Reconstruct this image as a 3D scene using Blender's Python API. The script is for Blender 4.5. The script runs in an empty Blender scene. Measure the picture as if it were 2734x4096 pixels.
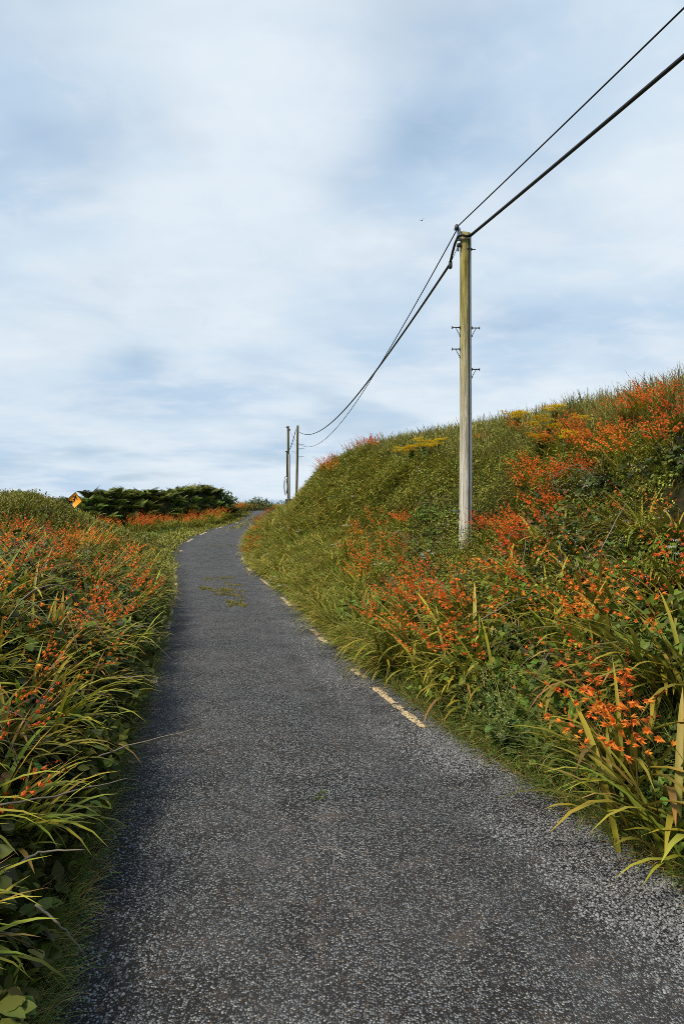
import bpy, math, numpy as np
from math import radians as R, sin, cos, pi
rng = np.random.default_rng(7)
S = bpy.context.scene
COL = S.collection

# ------------------------------------------------------------------ camera, sky, sun, exposure
EYE = 1.6
F = 683.0                                   # focal length in picture widths (24 mm on a 36 mm tall frame)
cam = bpy.data.objects.new('camera', bpy.data.cameras.new('camera'))
COL.objects.link(cam)
cam.location = (0, 0, EYE); cam.rotation_euler = (R(90), 0, 0)
cam.data.sensor_fit = 'VERTICAL'; cam.data.sensor_height = 36; cam.data.lens = 24
cam.data.clip_start = 0.05; cam.data.clip_end = 3000
S.camera = cam
S.view_settings.view_transform = 'Standard'; S.view_settings.look = 'None'
S.view_settings.gamma = 1; S.view_settings.exposure = 0.0
S.render.engine = 'CYCLES'
cy = S.cycles
cy.use_denoising = False
cy.max_bounces = 5; cy.diffuse_bounces = 2; cy.glossy_bounces = 2; cy.transmission_bounces = 3; cy.transparent_max_bounces = 4
cy.filter_width = 0.85

SUN_EL, SUN_AZ = R(50), R(232)              # azimuth clockwise from +Y (the way the camera looks)
sun = bpy.data.objects.new('sun', bpy.data.lights.new('sun', 'SUN'))
COL.objects.link(sun)
sun.data.energy = 4.8; sun.data.angle = R(12); sun.data.color = (1, .89, .70)
sun.rotation_euler = (R(90) - SUN_EL, 0, -SUN_AZ + pi)

W = bpy.data.worlds.new('World'); S.world = W; W.use_nodes = True
def world_nodes():
    nt = W.node_tree; nt.nodes.clear()
    N = lambda t, **k: _node(nt, t, **k)
    L = nt.links.new
    sky = N('ShaderNodeTexSky'); sky.sky_type = 'NISHITA'; sky.sun_disc = False
    sky.sun_elevation = SUN_EL; sky.sun_rotation = SUN_AZ
    tc = N('ShaderNodeTexCoord'); sep = N('ShaderNodeSeparateXYZ'); L(tc.outputs['Generated'], sep.inputs[0])
    def mth(op, a, b=None, c=None, clamp=False):
        n = N('ShaderNodeMath'); n.operation = op; n.use_clamp = clamp
        for i, v in enumerate((a, b, c)):
            if v is None: continue
            if isinstance(v, (int, float)): n.inputs[i].default_value = v
            else: L(v, n.inputs[i])
        return n.outputs[0]
    zz = mth('ADD', mth('MAXIMUM', sep.outputs[2], 0.0), 0.16)
    cx = mth('DIVIDE', sep.outputs[0], zz); cyy = mth('DIVIDE', sep.outputs[1], zz)
    cmb = N('ShaderNodeCombineXYZ'); L(cx, cmb.inputs[0]); L(cyy, cmb.inputs[1])
    def noise(scale, detail, rough, off, dist=0.0, stretch=(1, 1, 1)):
        mp = N('ShaderNodeMapping'); mp.inputs['Location'].default_value = off; mp.inputs['Scale'].default_value = stretch
        L(cmb.outputs[0], mp.inputs[0])
        n = N('ShaderNodeTexNoise'); n.inputs['Scale'].default_value = scale; n.inputs['Detail'].default_value = detail
        n.inputs['Roughness'].default_value = rough; n.inputs['Distortion'].default_value = dist
        L(mp.outputs[0], n.inputs[0]); return n.outputs[0]
    def ramp(v, a, b):
        n = N('ShaderNodeMapRange'); n.interpolation_type = 'SMOOTHSTEP'
        n.inputs['From Min'].default_value = a; n.inputs['From Max'].default_value = b; L(v, n.inputs[0]); return n.outputs[0]
    def mix(f, a, b):
        n = N('ShaderNodeMix'); n.data_type = 'RGBA'
        if isinstance(f, (int, float)): n.inputs[0].default_value = f
        else: L(f, n.inputs[0])
        for i, v in ((6, a), (7, b)):
            if isinstance(v, tuple): n.inputs[i].default_value = v + (1,)
            else: L(v, n.inputs[i])
        return n.outputs[2]
    shade = noise(1.25, 3, .42, (3.1, 1.7, 0), .2, (.9, .9, 1))
    fine = noise(2.9, 7, .5, (9.1, 4.7, 2), .25, (.8, 1, 1))
    cover = noise(1.35, 4, .48, (0.6, 7.4, 5), .2)
    cl = mix(ramp(shade, .36, .62), (5.2, 6.75, 8.45), (7.3, 8.35, 9.25))
    wisp = noise(7.5, 8, .58, (1.1, 6.2, 8), .5, (.85, 1, 1))
    cl = mix(mth('MULTIPLY', ramp(fine, .42, .68), .5), cl, (8.3, 8.9, 9.5)); cl = mix(mth('MULTIPLY', ramp(wisp, .46, .70), .22), cl, (8.8, 9.2, 9.6)); cl = mix(mth('MULTIPLY', ramp(wisp, .50, .30), .10), cl, (4.9, 6.1, 7.8))
    gap = ramp(cover, .30, .50)
    blue = mix(.5, sky.outputs[0], (3.3, 5.5, 8.2))
    fwd = mth('MULTIPLY', ramp(sep.outputs[1], -.25, .35), ramp(sep.outputs[2], .93, .72))      # the cloud sheet lies ahead; unseen thinning overhead and behind is added to cut fill light
    dn = noise(3.2, 3, .5, (2, 5, 1)); dips = None
    for u, v, w_, k in ((432, 14, .10, .5), (415, 85, .07, .12), (385, 170, .06, .3), (545, 160, .07, .25), (60, 95, .12, .22), (105, 375, .13, .22), (330, 330, .12, .12)):
        d = np.array(((u - 341.5) / F, 1, (512 - v) / F)); d /= np.linalg.norm(d)
        vm = N('ShaderNodeVectorMath'); vm.operation = 'DISTANCE'; L(tc.outputs['Generated'], vm.inputs[0]); vm.inputs[1].default_value = tuple(d)
        q = mth('MULTIPLY', ramp(mth('ADD', vm.outputs['Value'], mth('MULTIPLY_ADD', dn, .22, -.11)), w_ * 1.9, 0), k * .62); dips = q if dips is None else mth('ADD', dips, q)
    thick = mth('SUBTRACT', mth('MULTIPLY_ADD', gap, .42, .58), dips, None, True)
    out = mix(mth('MULTIPLY', thick, mth('MULTIPLY_ADD', fwd, .80, .20)), blue, cl)
    bg = N('ShaderNodeBackground'); bg.inputs[1].default_value = 0.1; L(out, bg.inputs[0])
    wo = N('ShaderNodeOutputWorld'); L(bg.outputs[0], wo.inputs[0])
def _node(nt, t, **k):
    n = nt.nodes.new(t)
    for a, v in k.items(): setattr(n, a, v)
    return n
world_nodes()

# ------------------------------------------------------------------ helpers
def tag(o, label=None, cat=None, group=None, kind=None):
    for k, v in (('label', label), ('category', cat), ('group', group), ('kind', kind)):
        if v: o[k] = v
    return o

def make_mesh(name, V, faces, mat=None, C=None, smooth=False, attrs=None):
    """V (n,3); faces: list of (m,k) index arrays; C (n,3) colours -> attribute Col"""
    me = bpy.data.meshes.new(name)
    V = np.asarray(V, np.float32); me.vertices.add(len(V)); me.vertices.foreach_set('co', V.ravel())
    faces = [np.asarray(f, np.int32) for f in faces if len(f)]
    tot = sum(f.size for f in faces); nf = sum(len(f) for f in faces)
    me.loops.add(tot); me.polygons.add(nf)
    me.loops.foreach_set('vertex_index', np.concatenate([f.ravel() for f in faces]))
    ls = np.concatenate([np.full(len(f), f.shape[1], np.int32) for f in faces])
    me.polygons.foreach_set('loop_start', np.concatenate([[0], np.cumsum(ls)[:-1]]).astype(np.int32))
    me.update(calc_edges=True)
    if smooth: me.polygons.foreach_set('use_smooth', np.ones(nf, bool))
    if C is not None:
        a = me.attributes.new('Col', 'FLOAT_COLOR', 'POINT')
        c4 = np.ones((len(V), 4), np.float32); c4[:, :3] = C; a.data.foreach_set('color', c4.ravel())
    for k, v in (attrs or {}).items():
        a = me.attributes.new(k, 'FLOAT', 'POINT'); a.data.foreach_set('value', np.asarray(v, np.float32))
    if mat: me.materials.append(mat)
    return me

def link(name, me, parent=None, loc=None):
    o = bpy.data.objects.new(name, me); COL.objects.link(o)
    if parent: o.parent = parent
    if loc is not None: o.location = loc
    return o

class MB:
    """gathers vertices, faces and colours of one mesh"""
    def __init__(s): s.V, s.Fc, s.C, s.n = [], [], [], 0
    def add(s, V, faces, C=(1, 1, 1)):
        V = np.asarray(V, float).reshape(-1, 3)
        s.V.append(V); C = np.asarray(C, float)
        s.C.append(np.broadcast_to(C, V.shape) if C.ndim == 1 else C)
        for f in (faces if isinstance(faces, list) else [faces]):
            s.Fc.append(np.asarray(f, int) + s.n)
        s.n += len(V); return s
    def mesh(s, name, mat, smooth=False):
        by = {}
        for f in s.Fc: by.setdefault(f.shape[1], []).append(f)
        return make_mesh(name, np.concatenate(s.V), [np.concatenate(v) for v in by.values()], mat, np.concatenate(s.C), smooth)
    def build(s, name, mat, parent=None, smooth=False, loc=None): return link(name, s.mesh(name, mat, smooth), parent, loc)
    def tube(s, P, rad, n=8, C=(1, 1, 1), cap=True):
        P = np.asarray(P, float); m = len(P); rad = np.broadcast_to(np.asarray(rad, float), (m,))
        T = np.gradient(P, axis=0); T /= np.linalg.norm(T, axis=1)[:, None] + 1e-12
        ref = np.array([0, 0, 1.0]) if abs(T[0, 2]) < .9 else np.array([1.0, 0, 0])
        A = np.cross(T, ref); A /= np.linalg.norm(A, axis=1)[:, None]; B = np.cross(T, A)
        th = np.arange(n) * 2 * pi / n
        V = (P[:, None] + rad[:, None, None] * (np.cos(th)[None, :, None] * A[:, None] + np.sin(th)[None, :, None] * B[:, None])).reshape(-1, 3)
        i = np.arange(m - 1)[:, None] * n; j = np.arange(n)[None]; k = (j + 1) % n
        Q = np.stack([i + j, i + k, i + n + k, i + n + j], -1).reshape(-1, 4)
        fs = [Q]
        if cap: fs += [np.arange(n)[None, ::-1], (np.arange(n) + (m - 1) * n)[None]]
        return s.add(V, fs, C)
    def box(s, c, size, rot=None, C=(1, 1, 1), bev=.12):
        x, y, z = np.array(size) / 2; b = bev * min(x, y, z)
        ring = lambda a, q, h: [(a - b, -q, h), (a, -q + b, h), (a, q - b, h), (a - b, q, h), (-a + b, q, h), (-a, q - b, h), (-a, -q + b, h), (-a + b, -q, h)]
        V = np.array(ring(x - b, y - b, -z) + ring(x, y, -z + b) + ring(x, y, z - b) + ring(x - b, y - b, z))
        if rot is not None: V = V @ np.asarray(rot).T
        fs = [[(r * 8 + i, r * 8 + (i + 1) % 8, r * 8 + 8 + (i + 1) % 8, r * 8 + 8 + i) for r in range(3) for i in range(8)],
              [tuple(range(7, -1, -1)), tuple(range(24, 32))]]
        return s.add(V + np.array(c), fs, C)

def nz(x, y, f=1.0, seed=0.0):
    """cheap smooth noise, about -1..1"""
    x = np.asarray(x) * f + seed; y = np.asarray(y) * f - seed * 1.7
    return (np.sin(x * 1.3 + 1.7 * np.sin(y * .9 + seed)) + np.sin(y * 1.7 + 1.3 * np.sin(x * 1.1 + 2 + seed)) + np.sin((x + y) * 2.3 + 1.1 * np.sin((x - y) * 1.9))) / 3

def table(pts, sm=0.6, lo=None, hi=None):
    a = np.array(pts, float); lo = a[0, 0] if lo is None else lo; hi = a[-1, 0] if hi is None else hi
    xs = np.arange(lo, hi, .02); ys = np.interp(xs, a[:, 0], a[:, 1])
    k = max(1, int(sm / .02)); pad = np.concatenate([2 * ys[0] - ys[1:k + 1][::-1], ys, 2 * ys[-1] - ys[-k - 1:-1][::-1]])
    ys = np.convolve(np.convolve(pad, np.ones(k) / k, 'same'), np.ones(k) / k, 'same')[k:-k] if k > 1 else ys
    return lambda v: np.interp(v, xs, ys)

# ------------------------------------------------------------------ the lie of the land
XL = table([(-30, 7.0), (-8, 1.4), (0, -.58), (3, -1.17), (4.8, -1.52), (7.75, -2.12), (13.7, -3.42), (20, -4.98), (22, -5.6), (27, -6.58), (32, -7.05), (37, -7.25), (42, -7.0), (46, -7.04), (51, -7.1), (54, -7.4), (58, -7.6), (66, -6.6), (80, -2.5), (120, 12)], 1.6)
XR = table([(-30, 9.8), (-8, 4.2), (0, 2.25), (3, 1.50), (4.8, .80), (7.75, .06), (13.7, -1.15), (20, -2.68), (25, -3.5), (28, -3.92), (33, -4.40), (36, -4.60), (42, -4.95), (48, -5.05), (58, -4.75), (66, -3.4), (80, .5), (120, 15)], 1.6)
ZR = table([(-30, 0), (20, 0), (22, .03), (27, .295), (32, .475), (37, .64), (42, .83), (46, .98), (51, 1.33), (54, 1.52), (58, 1.70), (61, 1.76), (66, 1.7), (80, 1.2), (200, 1)], 2.0)
HR = table([(-50, 0), (0, 0), (.25, .06), (1, .38), (2.4, .84), (3.2, 1.5), (4, 2.25), (5, 2.95), (6.1, 3.5), (7.5, 3.9), (10, 4.25), (15, 4.85), (30, 5.2), (400, 6)], .35)
HL = table([(-50, 0), (0, 0), (.15, .06), (.4, .30), (.8, .55), (1.5, .78), (2.5, .88), (6, .88), (10, .75), (20, .5), (400, -6)], .3)
STEEP = table([(-30, 1), (16, 1), (28, 1.35), (60, 1.5), (200, 1.5)], 3)
def sstep(v, a, b):
    t = np.clip((v - a) / (b - a), 0, 1); return t * t * (3 - 2 * t)
HEDGE = np.array([(-26, 22), (-18, 27.5), (-13.2, 33), (-10.6, 41), (-8.9, 51)], float)
def hedge_d(x, y):
    d = np.full(np.shape(x), 1e9)
    for (a, b), (c, e) in zip(HEDGE[:-1], HEDGE[1:]):
        t = np.clip(((x - a) * (c - a) + (y - b) * (e - b)) / ((c - a) ** 2 + (e - b) ** 2), 0, 1)
        d = np.minimum(d, np.hypot(x - a - t * (c - a), y - b - t * (e - b)))
    return d
def ground(x, y):
    x = np.asarray(x, float); y = np.asarray(y, float)
    dR = (x - XR(y)) * .97; dL = (XL(y) - x) * .97
    zr = ZR(y)
    right = HR(dR * STEEP(y)) * (1 - .75 * sstep(y, 60, 85))
    open_ = sstep(y, 13.8, 17.8) * (1 - sstep(dL, 3.0, 6.0) * (1 - sstep(y, 27, 33)))       # the verge past the near left mound
    left = HL(dL) * (1 - .93 * open_)
    hump = 1.60 * np.exp(-((x + 9.9) / 2.2) ** 2 - ((y - 22.5) / 3.6) ** 2)
    hedge = (1.72 + .30 * sstep(y, 40, 48)) * np.exp(-(hedge_d(x, y) / .95) ** 2) * sstep(y, 26, 36) * (1 - sstep(y, 48.5, 51))
    bump = .10 * nz(x, y, .9, 3) + .06 * nz(x, y, 2.3, 1) + .13 * nz(x, y, 1.55, 12) * sstep(dR, 1.2, 2.5)
    off = np.maximum(dR, dL)
    z = zr + right + left + hump + hedge + bump * sstep(off, .15, 1.2)
    return np.where(off < 0, zr - .05 * sstep(-off, 0, .3), z)
def gnormal(x, y, e=.15):
    gx = (ground(x + e, y) - ground(x - e, y)) / (2 * e); gy = (ground(x, y + e) - ground(x, y - e)) / (2 * e)
    n = np.stack([-gx, -gy, np.ones_like(gx)], -1); return n / np.linalg.norm(n, axis=-1, keepdims=True)
_ys = np.concatenate([np.arange(1.2, 20, .05), np.arange(20, 80, .15)])
def hit(u, v, lift=0.0):
    """where the sight line through picture point (u,v) meets the ground raised by lift"""
    u = np.atleast_1d(np.asarray(u, float)); v = np.atleast_1d(np.asarray(v, float))
    a = (u - 341.5) / F; b = (512 - v) / F
    Y = _ys[None]; X = a[:, None] * Y; Z = EYE + b[:, None] * Y
    below = Z <= ground(X, np.broadcast_to(Y, X.shape)) + lift
    ok = below.any(1); i = below.argmax(1)
    y = _ys[i]; return a * y, y, ok
def proj(x, y, z): return 341.5 + F * x / y, 512 - F * (z - EYE) / y
def in_poly(u, v, poly):
    u = np.asarray(u); v = np.asarray(v); ins = np.zeros(u.shape, bool); n = len(poly)
    for i in range(n):
        (x0, y0), (x1, y1) = poly[i], poly[(i + 1) % n]
        c = ((y0 > v) != (y1 > v)) & (u < (x1 - x0) * (v - y0) / ((y1 - y0) or 1e-9) + x0)
        ins ^= c
    return ins
def thin(x, y, r, keep=None):
    """Poisson-thin points, r(y) apart"""
    out = list(keep) if keep else []; res = []
    for a, b in zip(x, y):
        d = r(b)
        if all((a - p) ** 2 + (b - q) ** 2 > d * d for p, q in out):
            out.append((a, b)); res.append((a, b))
    return np.array(res).reshape(-1, 2)
def scatter_poly(poly, n, r, lift, keep=None):
    p = np.array(poly); lo, hi = p.min(0), p.max(0)
    u = rng.uniform(lo[0], hi[0], n); v = rng.uniform(lo[1], hi[1], n); m = in_poly(u, v, poly)
    x, y, ok = hit(u[m], v[m], lift); return thin(x[ok], y[ok], r, keep)

# ------------------------------------------------------------------ materials
def mat(name):
    m = bpy.data.materials.new(name); m.use_nodes = True; m.node_tree.nodes.clear(); return m
class NT:
    def __init__(s, m): s.nt = m.node_tree; s.m = m
    def n(s, t, **k): return _node(s.nt, t, **k)
    def L(s, a, b): s.nt.links.new(a, b)
    def put(s, v, sock):
        if isinstance(v, (int, float)): sock.default_value = v
        elif isinstance(v, tuple): sock.default_value = v + (1,) if len(v) == 3 and len(sock.default_value) == 4 else v
        else: s.L(v, sock)
    def math(s, op, a, b=0.0, clamp=False):
        n = s.n('ShaderNodeMath', operation=op, use_clamp=clamp); s.put(a, n.inputs[0]); s.put(b, n.inputs[1]); return n.outputs[0]
    def mix(s, f, a, b, blend='MIX'):
        n = s.n('ShaderNodeMix', data_type='RGBA', blend_type=blend); s.put(f, n.inputs[0]); s.put(a, n.inputs[6]); s.put(b, n.inputs[7]); return n.outputs[2]
    def rng(s, v, a, b, c=0.0, d=1.0, smooth=True):
        n = s.n('ShaderNodeMapRange'); n.interpolation_type = 'SMOOTHSTEP' if smooth else 'LINEAR'
        for i, q in enumerate((v, a, b, c, d)): s.put(q, n.inputs[i])
        return n.outputs[0]
    def coord(s, out='Object'): return s.n('ShaderNodeTexCoord').outputs[out]
    def noise(s, vec, scale, detail=3, rough=.5, stretch=None, dist=0.0):
        if stretch:
            mp = s.n('ShaderNodeMapping'); mp.inputs['Scale'].default_value = stretch; s.L(vec, mp.inputs[0]); vec = mp.outputs[0]
        n = s.n('ShaderNodeTexNoise'); s.L(vec, n.inputs[0]); n.inputs['Scale'].default_value = scale; n.inputs['Detail'].default_value = detail
        n.inputs['Roughness'].default_value = rough; n.inputs['Distortion'].default_value = dist; return n.outputs[0]
    def bump(s, h, strength, dist):
        n = s.n('ShaderNodeBump'); n.inputs['Strength'].default_value = strength; n.inputs['Distance'].default_value = dist; s.L(h, n.inputs['Height']); return n.outputs[0]
    def attr(s, name): return s.n('ShaderNodeAttribute', attribute_name=name)
    def out(s, sh): o = s.n('ShaderNodeOutputMaterial'); s.L(sh, o.inputs[0]); return s.m
    def principled(s, col, rough=.6, spec=.4, metal=0.0, normal=None):
        p = s.n('ShaderNodeBsdfPrincipled'); s.put(col, p.inputs['Base Color']); s.put(rough, p.inputs['Roughness'])
        p.inputs['Specular IOR Level'].default_value = spec; p.inputs['Metallic'].default_value = metal
        if normal is not None: s.L(normal, p.inputs['Normal'])
        return p.outputs[0]
def leaf_mat(name, rough=.45, spec=.35, trans=.28, vary=.25, gain=1.0):
    t = NT(mat(name)); c = t.attr('Col').outputs['Color']
    oi = t.n('ShaderNodeObjectInfo'); hsv = t.n('ShaderNodeHueSaturation')
    t.L(t.rng(oi.outputs['Random'], 0, 1, gain * (1 - vary), gain * (1 + vary), False), hsv.inputs['Value'])
    t.L(t.rng(oi.outputs['Random'], 0, 1, .485, .512, False), hsv.inputs['Hue']); t.L(c, hsv.inputs['Color'])
    c = hsv.outputs[0]
    p = t.principled(c, rough, spec)
    tr = t.n('ShaderNodeBsdfTranslucent'); t.L(c, tr.inputs[0])
    mx = t.n('ShaderNodeMixShader'); mx.inputs[0].default_value = trans; t.L(p, mx.inputs[1]); t.L(tr.outputs[0], mx.inputs[2])
    return t.out(mx.outputs[0])
M = {}
M['leaf'] = leaf_mat('sword_leaf', .5, .22, .25, .2, 1.5); M['broad'] = leaf_mat('broad_leaf', .5, .2, .2, .25, 1.4); M['grass'] = leaf_mat('grass_blade', .7, .1, .22, 0, 1.95)
M['petal'] = leaf_mat('petal', .6, .12, .4, .1); M['stem'] = leaf_mat('stem', .6, .3, .05, .1)
def plain(name, col, rough=.6, metal=0.0, amp=.25, scale=20, spec=.4):
    t = NT(mat(name)); n = t.noise(t.coord(), scale, 4)
    c = t.mix(t.math('MULTIPLY', t.rng(n, .3, .7), 1.0), tuple(v * (1 - amp) for v in col), tuple(min(1, v * (1 + amp)) for v in col))
    return t.out(t.principled(c, t.rng(n, .3, .7, rough - .1, rough + .1), spec, metal))
M['iron'] = plain('weathered_iron', (.07, .075, .08), .55, .5); M['galv'] = plain('galvanised_steel', (.45, .47, .5), .5, .6)
M['rubber'] = plain('black_cable_sheath', (.015, .015, .017), .45); M['wire'] = plain('dark_wire', (.03, .032, .036), .5, .3)
M['bird'] = plain('dark_feathers', (.04, .04, .045), .8); M['ivory'] = plain('grey_duct', (.4, .41, .42), .5)
def ground_mat():
    t = NT(mat('soil_and_thatch')); c = t.coord()
    a = t.noise(c, 1.2, 5); b = t.noise(c, 14, 5, .6); d = t.noise(c, 90, 3, .6)
    col = t.mix(t.rng(a, .35, .65), (.014, .016, .006), (.026, .028, .009)); col = t.mix(t.rng(b, .45, .7), col, (.040, .030, .015)); col = t.mix(t.rng(d, .55, .75), col, (.06, .05, .025))
    return t.out(t.principled(col, .95, .1, 0, t.bump(d, .8, .02)))
M['ground'] = ground_mat()
def road_mat():
    t = NT(mat('chip_seal_road')); c = t.coord()
    def vor(scale, feat='F1'):
        v = t.n('ShaderNodeTexVoronoi', feature=feat); t.L(c, v.inputs['Vector']); v.inputs['Scale'].default_value = scale; return v
    v1 = vor(104); v2 = vor(165)
    sp = t.n('ShaderNodeSeparateColor'); t.L(v1.outputs['Color'], sp.inputs[0]); s2 = t.n('ShaderNodeSeparateColor'); t.L(v2.outputs['Color'], s2.inputs[0])
    big = t.noise(c, .55, 4, .55); mid = t.noise(c, 3.2, 4, .6); blot = t.noise(c, 9, 4, .6)
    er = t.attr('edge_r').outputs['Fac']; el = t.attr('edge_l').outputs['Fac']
    loose = t.math('MULTIPLY', t.rng(er, .75, .1), t.rng(mid, .35, .6))                      # loose pale chippings along the right edge
    cover = t.math('ADD', t.rng(mid, .3, .7, .50, .80), t.math('MULTIPLY', loose, .25))
    worn = t.rng(el, .55, .0, 0, .5)  # sparser chips at the left edge, with the left bank's shadow painted in
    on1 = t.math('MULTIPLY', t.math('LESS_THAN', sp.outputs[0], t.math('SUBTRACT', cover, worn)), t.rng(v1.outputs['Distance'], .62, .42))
    on2 = t.math('MULTIPLY', t.math('LESS_THAN', s2.outputs[0], .5), t.rng(v2.outputs['Distance'], .55, .4))
    g1 = t.mix(sp.outputs[1], (.078, .083, .09), (.29, .298, .308)); g1 = t.mix(t.math('GREATER_THAN', sp.outputs[2], .9), g1, (.40, .395, .37)); g1 = t.mix(t.math('LESS_THAN', sp.outputs[2], .06), g1, (.20, .14, .09))
    g1 = t.mix(t.math('MULTIPLY', loose, .55), g1, (.30, .305, .31))
    tar = t.mix(t.rng(big, .4, .65), (.010, .0095, .0095), (.024, .022, .021)); tar = t.mix(t.math('MULTIPLY', t.rng(blot, .52, .68), t.rng(big, .40, .58, 0, .8)), tar, (.075, .054, .041))
    g2 = t.mix(s2.outputs[1], (.030, .031, .033), (.14, .142, .142))
    col = t.mix(on2, tar, g2); col = t.mix(on1, col, g1)
    col = t.mix(t.math('MULTIPLY', t.rng(big, .5, .75), .25), col, (.07, .07, .072))
    lane = t.math('DIVIDE', el, t.math('ADD', el, er)); wheel = t.math('MINIMUM', t.math('ABSOLUTE', t.math('SUBTRACT', lane, .27)), t.math('ABSOLUTE', t.math('SUBTRACT', lane, .72)))
    col = t.mix(t.math('MULTIPLY', t.rng(wheel, .17, .03), t.rng(mid, .3, .6, .0, .18)), col, (.085, .087, .09))
    h = t.math('ADD', t.math('MULTIPLY', on1, t.rng(v1.outputs['Distance'], .6, 0)), t.math('MULTIPLY', on2, .35))
    return t.out(t.principled(col, t.mix(on1, (.85, .85, .85), (.65, .65, .65)), .2, 0, t.bump(h, 1.0, .008)))
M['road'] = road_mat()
def paint_mat():
    t = NT(mat('worn_yellow_paint')); c = t.coord(); n = t.noise(c, 60, 4, .6); b = t.noise(c, 9, 3)
    v = t.n('ShaderNodeTexVoronoi'); t.L(c, v.inputs['Vector']); v.inputs['Scale'].default_value = 60
    col = t.mix(t.rng(n, .35, .7), (.64, .50, .30), (.48, .36, .19)); w = t.math('MAXIMUM', t.rng(b, .54, .66), t.math('GREATER_THAN', t.math('ADD', v.outputs['Distance'], t.math('MULTIPLY', n, .5)), .86))
    return t.out(t.principled(t.mix(w, col, (.06, .055, .05)), .7, .3, 0, t.bump(v.outputs['Distance'], .5, .005)))
M['paint'] = paint_mat()
def wood_mat():
    t = NT(mat('weathered_pole_wood')); c = t.coord()
    sep = t.n('ShaderNodeSeparateXYZ'); t.L(c, sep.inputs[0])
    fib = t.noise(c, 14, 6, .65, (3.2, 3.2, .12)); blo = t.noise(c, 5, 4, .6, (1.5, 1.5, .5)); fine = t.noise(c, 60, 4, .7, (3, 3, .15))
    top = t.rng(t.math('ADD', sep.outputs[2], t.math('MULTIPLY', blo, 1.6)), 1.3, 5.2)
    pale = t.mix(t.rng(fib, .38, .62), (.34, .32, .26), (.66, .63, .56)); oliv = t.mix(t.rng(fib, .38, .62), (.14, .115, .026), (.36, .31, .10))
    col = t.mix(top, pale, oliv); col = t.mix(t.rng(fine, .58, .72), col, (.06, .05, .03)); col = t.mix(t.math('MULTIPLY', t.rng(blo, .58, .7), .55), col, (.40, .39, .33))
    side = t.math('MULTIPLY', t.rng(sep.outputs[0], .038, .055), t.rng(sep.outputs[2], 5.0, 4.2)); col = t.mix(side, col, t.mix(fib, (.42, .42, .41), (.75, .75, .73)))  # right strip painted paler, as if sunlit
    ck = t.math('ABSOLUTE', t.math('SUBTRACT', t.math('ADD', sep.outputs[0], t.math('MULTIPLY', fib, .006)), .047)); ck = t.math('MULTIPLY', t.math('LESS_THAN', ck, .0065), t.math('LESS_THAN', sep.outputs[1], 0)); col = t.mix(t.math('MULTIPLY', ck, .85), col, (.03, .026, .02))
    return t.out(t.principled(col, .85, .2, 0, t.bump(t.math('ADD', fib, fine), .7, .012)))
M['wood'] = wood_mat()
def far_wood_mat():
    t = NT(mat('olive_pole_wood')); c = t.coord(); fib = t.noise(c, 10, 5, .6, (3, 3, .2)); return t.out(t.principled(t.mix(t.rng(fib, .35, .65), (.06, .052, .02), (.15, .125, .05)), .85, .2))
M['farwood'] = far_wood_mat()
M['signface'] = plain('orange_sign_face', (.85, .31, .012), .4, 0, .04, 3); M['black'] = plain('black_sign_print', (.008, .008, .008), .5)
M['moss'] = leaf_mat('moss', .9, .1, .1, 0)
def wall_mat():
    t = NT(mat('dark_stone')); c = t.coord(); n = t.noise(c, 5, 5); return t.out(t.principled(t.mix(t.rng(n, .35, .65), (.035, .033, .03), (.13, .125, .12)), .9, .2, 0, t.bump(n, .8, .05)))
M['stone'] = wall_mat()

# ------------------------------------------------------------------ terrain, road, markings
def grid_mesh(name, X, Y, Z, m, attrs=None, smooth=True):
    a, b = X.shape; V = np.stack([X, Y, Z], -1).reshape(-1, 3)
    i = np.arange(a - 1)[:, None] * b + np.arange(b - 1)[None]
    return make_mesh(name, V, [np.stack([i, i + 1, i + b + 1, i + b], -1).reshape(-1, 4)], m, None, smooth, attrs)
gx = np.concatenate([[-700, -350, -180, -100, -70, -50, -40, -34], np.arange(-30, -16, .5), np.arange(-16, 14, .14), np.arange(14, 30, .6), [32, 38, 46, 60, 80, 120, 200, 400, 700]])
gy = np.concatenate([[-300, -120, -60, -30, -20, -14, -10], np.arange(-8, 0, .4), np.arange(0, 30, .14), np.arange(30, 66, .3), np.arange(66, 100, 2), [110, 130, 160, 200, 260, 400, 700, 1200]])
GX, GY = np.meshgrid(gx, gy); GZ = ground(GX, GY)
far = sstep(np.hypot(GX, GY), 90, 260); GZ = GZ * (1 - far) + (-4) * far
tag(link('ground', grid_mesh('ground', GX, GY, GZ, M['ground'])), kind='structure', label='green banks and verges either side of the lane')
ry = np.concatenate([np.arange(-8, 30, .08), np.arange(30, 70, .2)]); rt = np.linspace(0, 1, 34)
wl = .05 * nz(ry, 0 * ry, 4, 2) + .05 * nz(ry, 0 * ry, 11, 5); wr = .06 * nz(ry, 0 * ry, 3.3, 9) + .05 * nz(ry, 0 * ry, 12, 4)
el_, er_ = XL(ry) - .16 + wl, XR(ry) + .12 + wr
RX = el_[:, None] + (er_ - el_)[:, None] * rt[None]; RY = np.repeat(ry[:, None], 34, 1)
RZ = ZR(RY) + .012 + .012 * nz(RX, RY, 1.1, 7) * np.sin(pi * rt)[None] + .02 * np.sin(pi * rt)[None]
def road_z(x, y):
    y = np.asarray(y, float); a = XL(y) - .16; b = XR(y) + .12; t = np.clip((x - a) / (b - a), 0, 1)
    return ZR(y) + .012 + .012 * nz(x, y, 1.1, 7) * np.sin(pi * t) + .02 * np.sin(pi * t)
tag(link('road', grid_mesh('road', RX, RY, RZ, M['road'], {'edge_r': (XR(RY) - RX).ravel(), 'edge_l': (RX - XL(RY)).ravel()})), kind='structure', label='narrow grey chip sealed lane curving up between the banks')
mk = MB()
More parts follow.
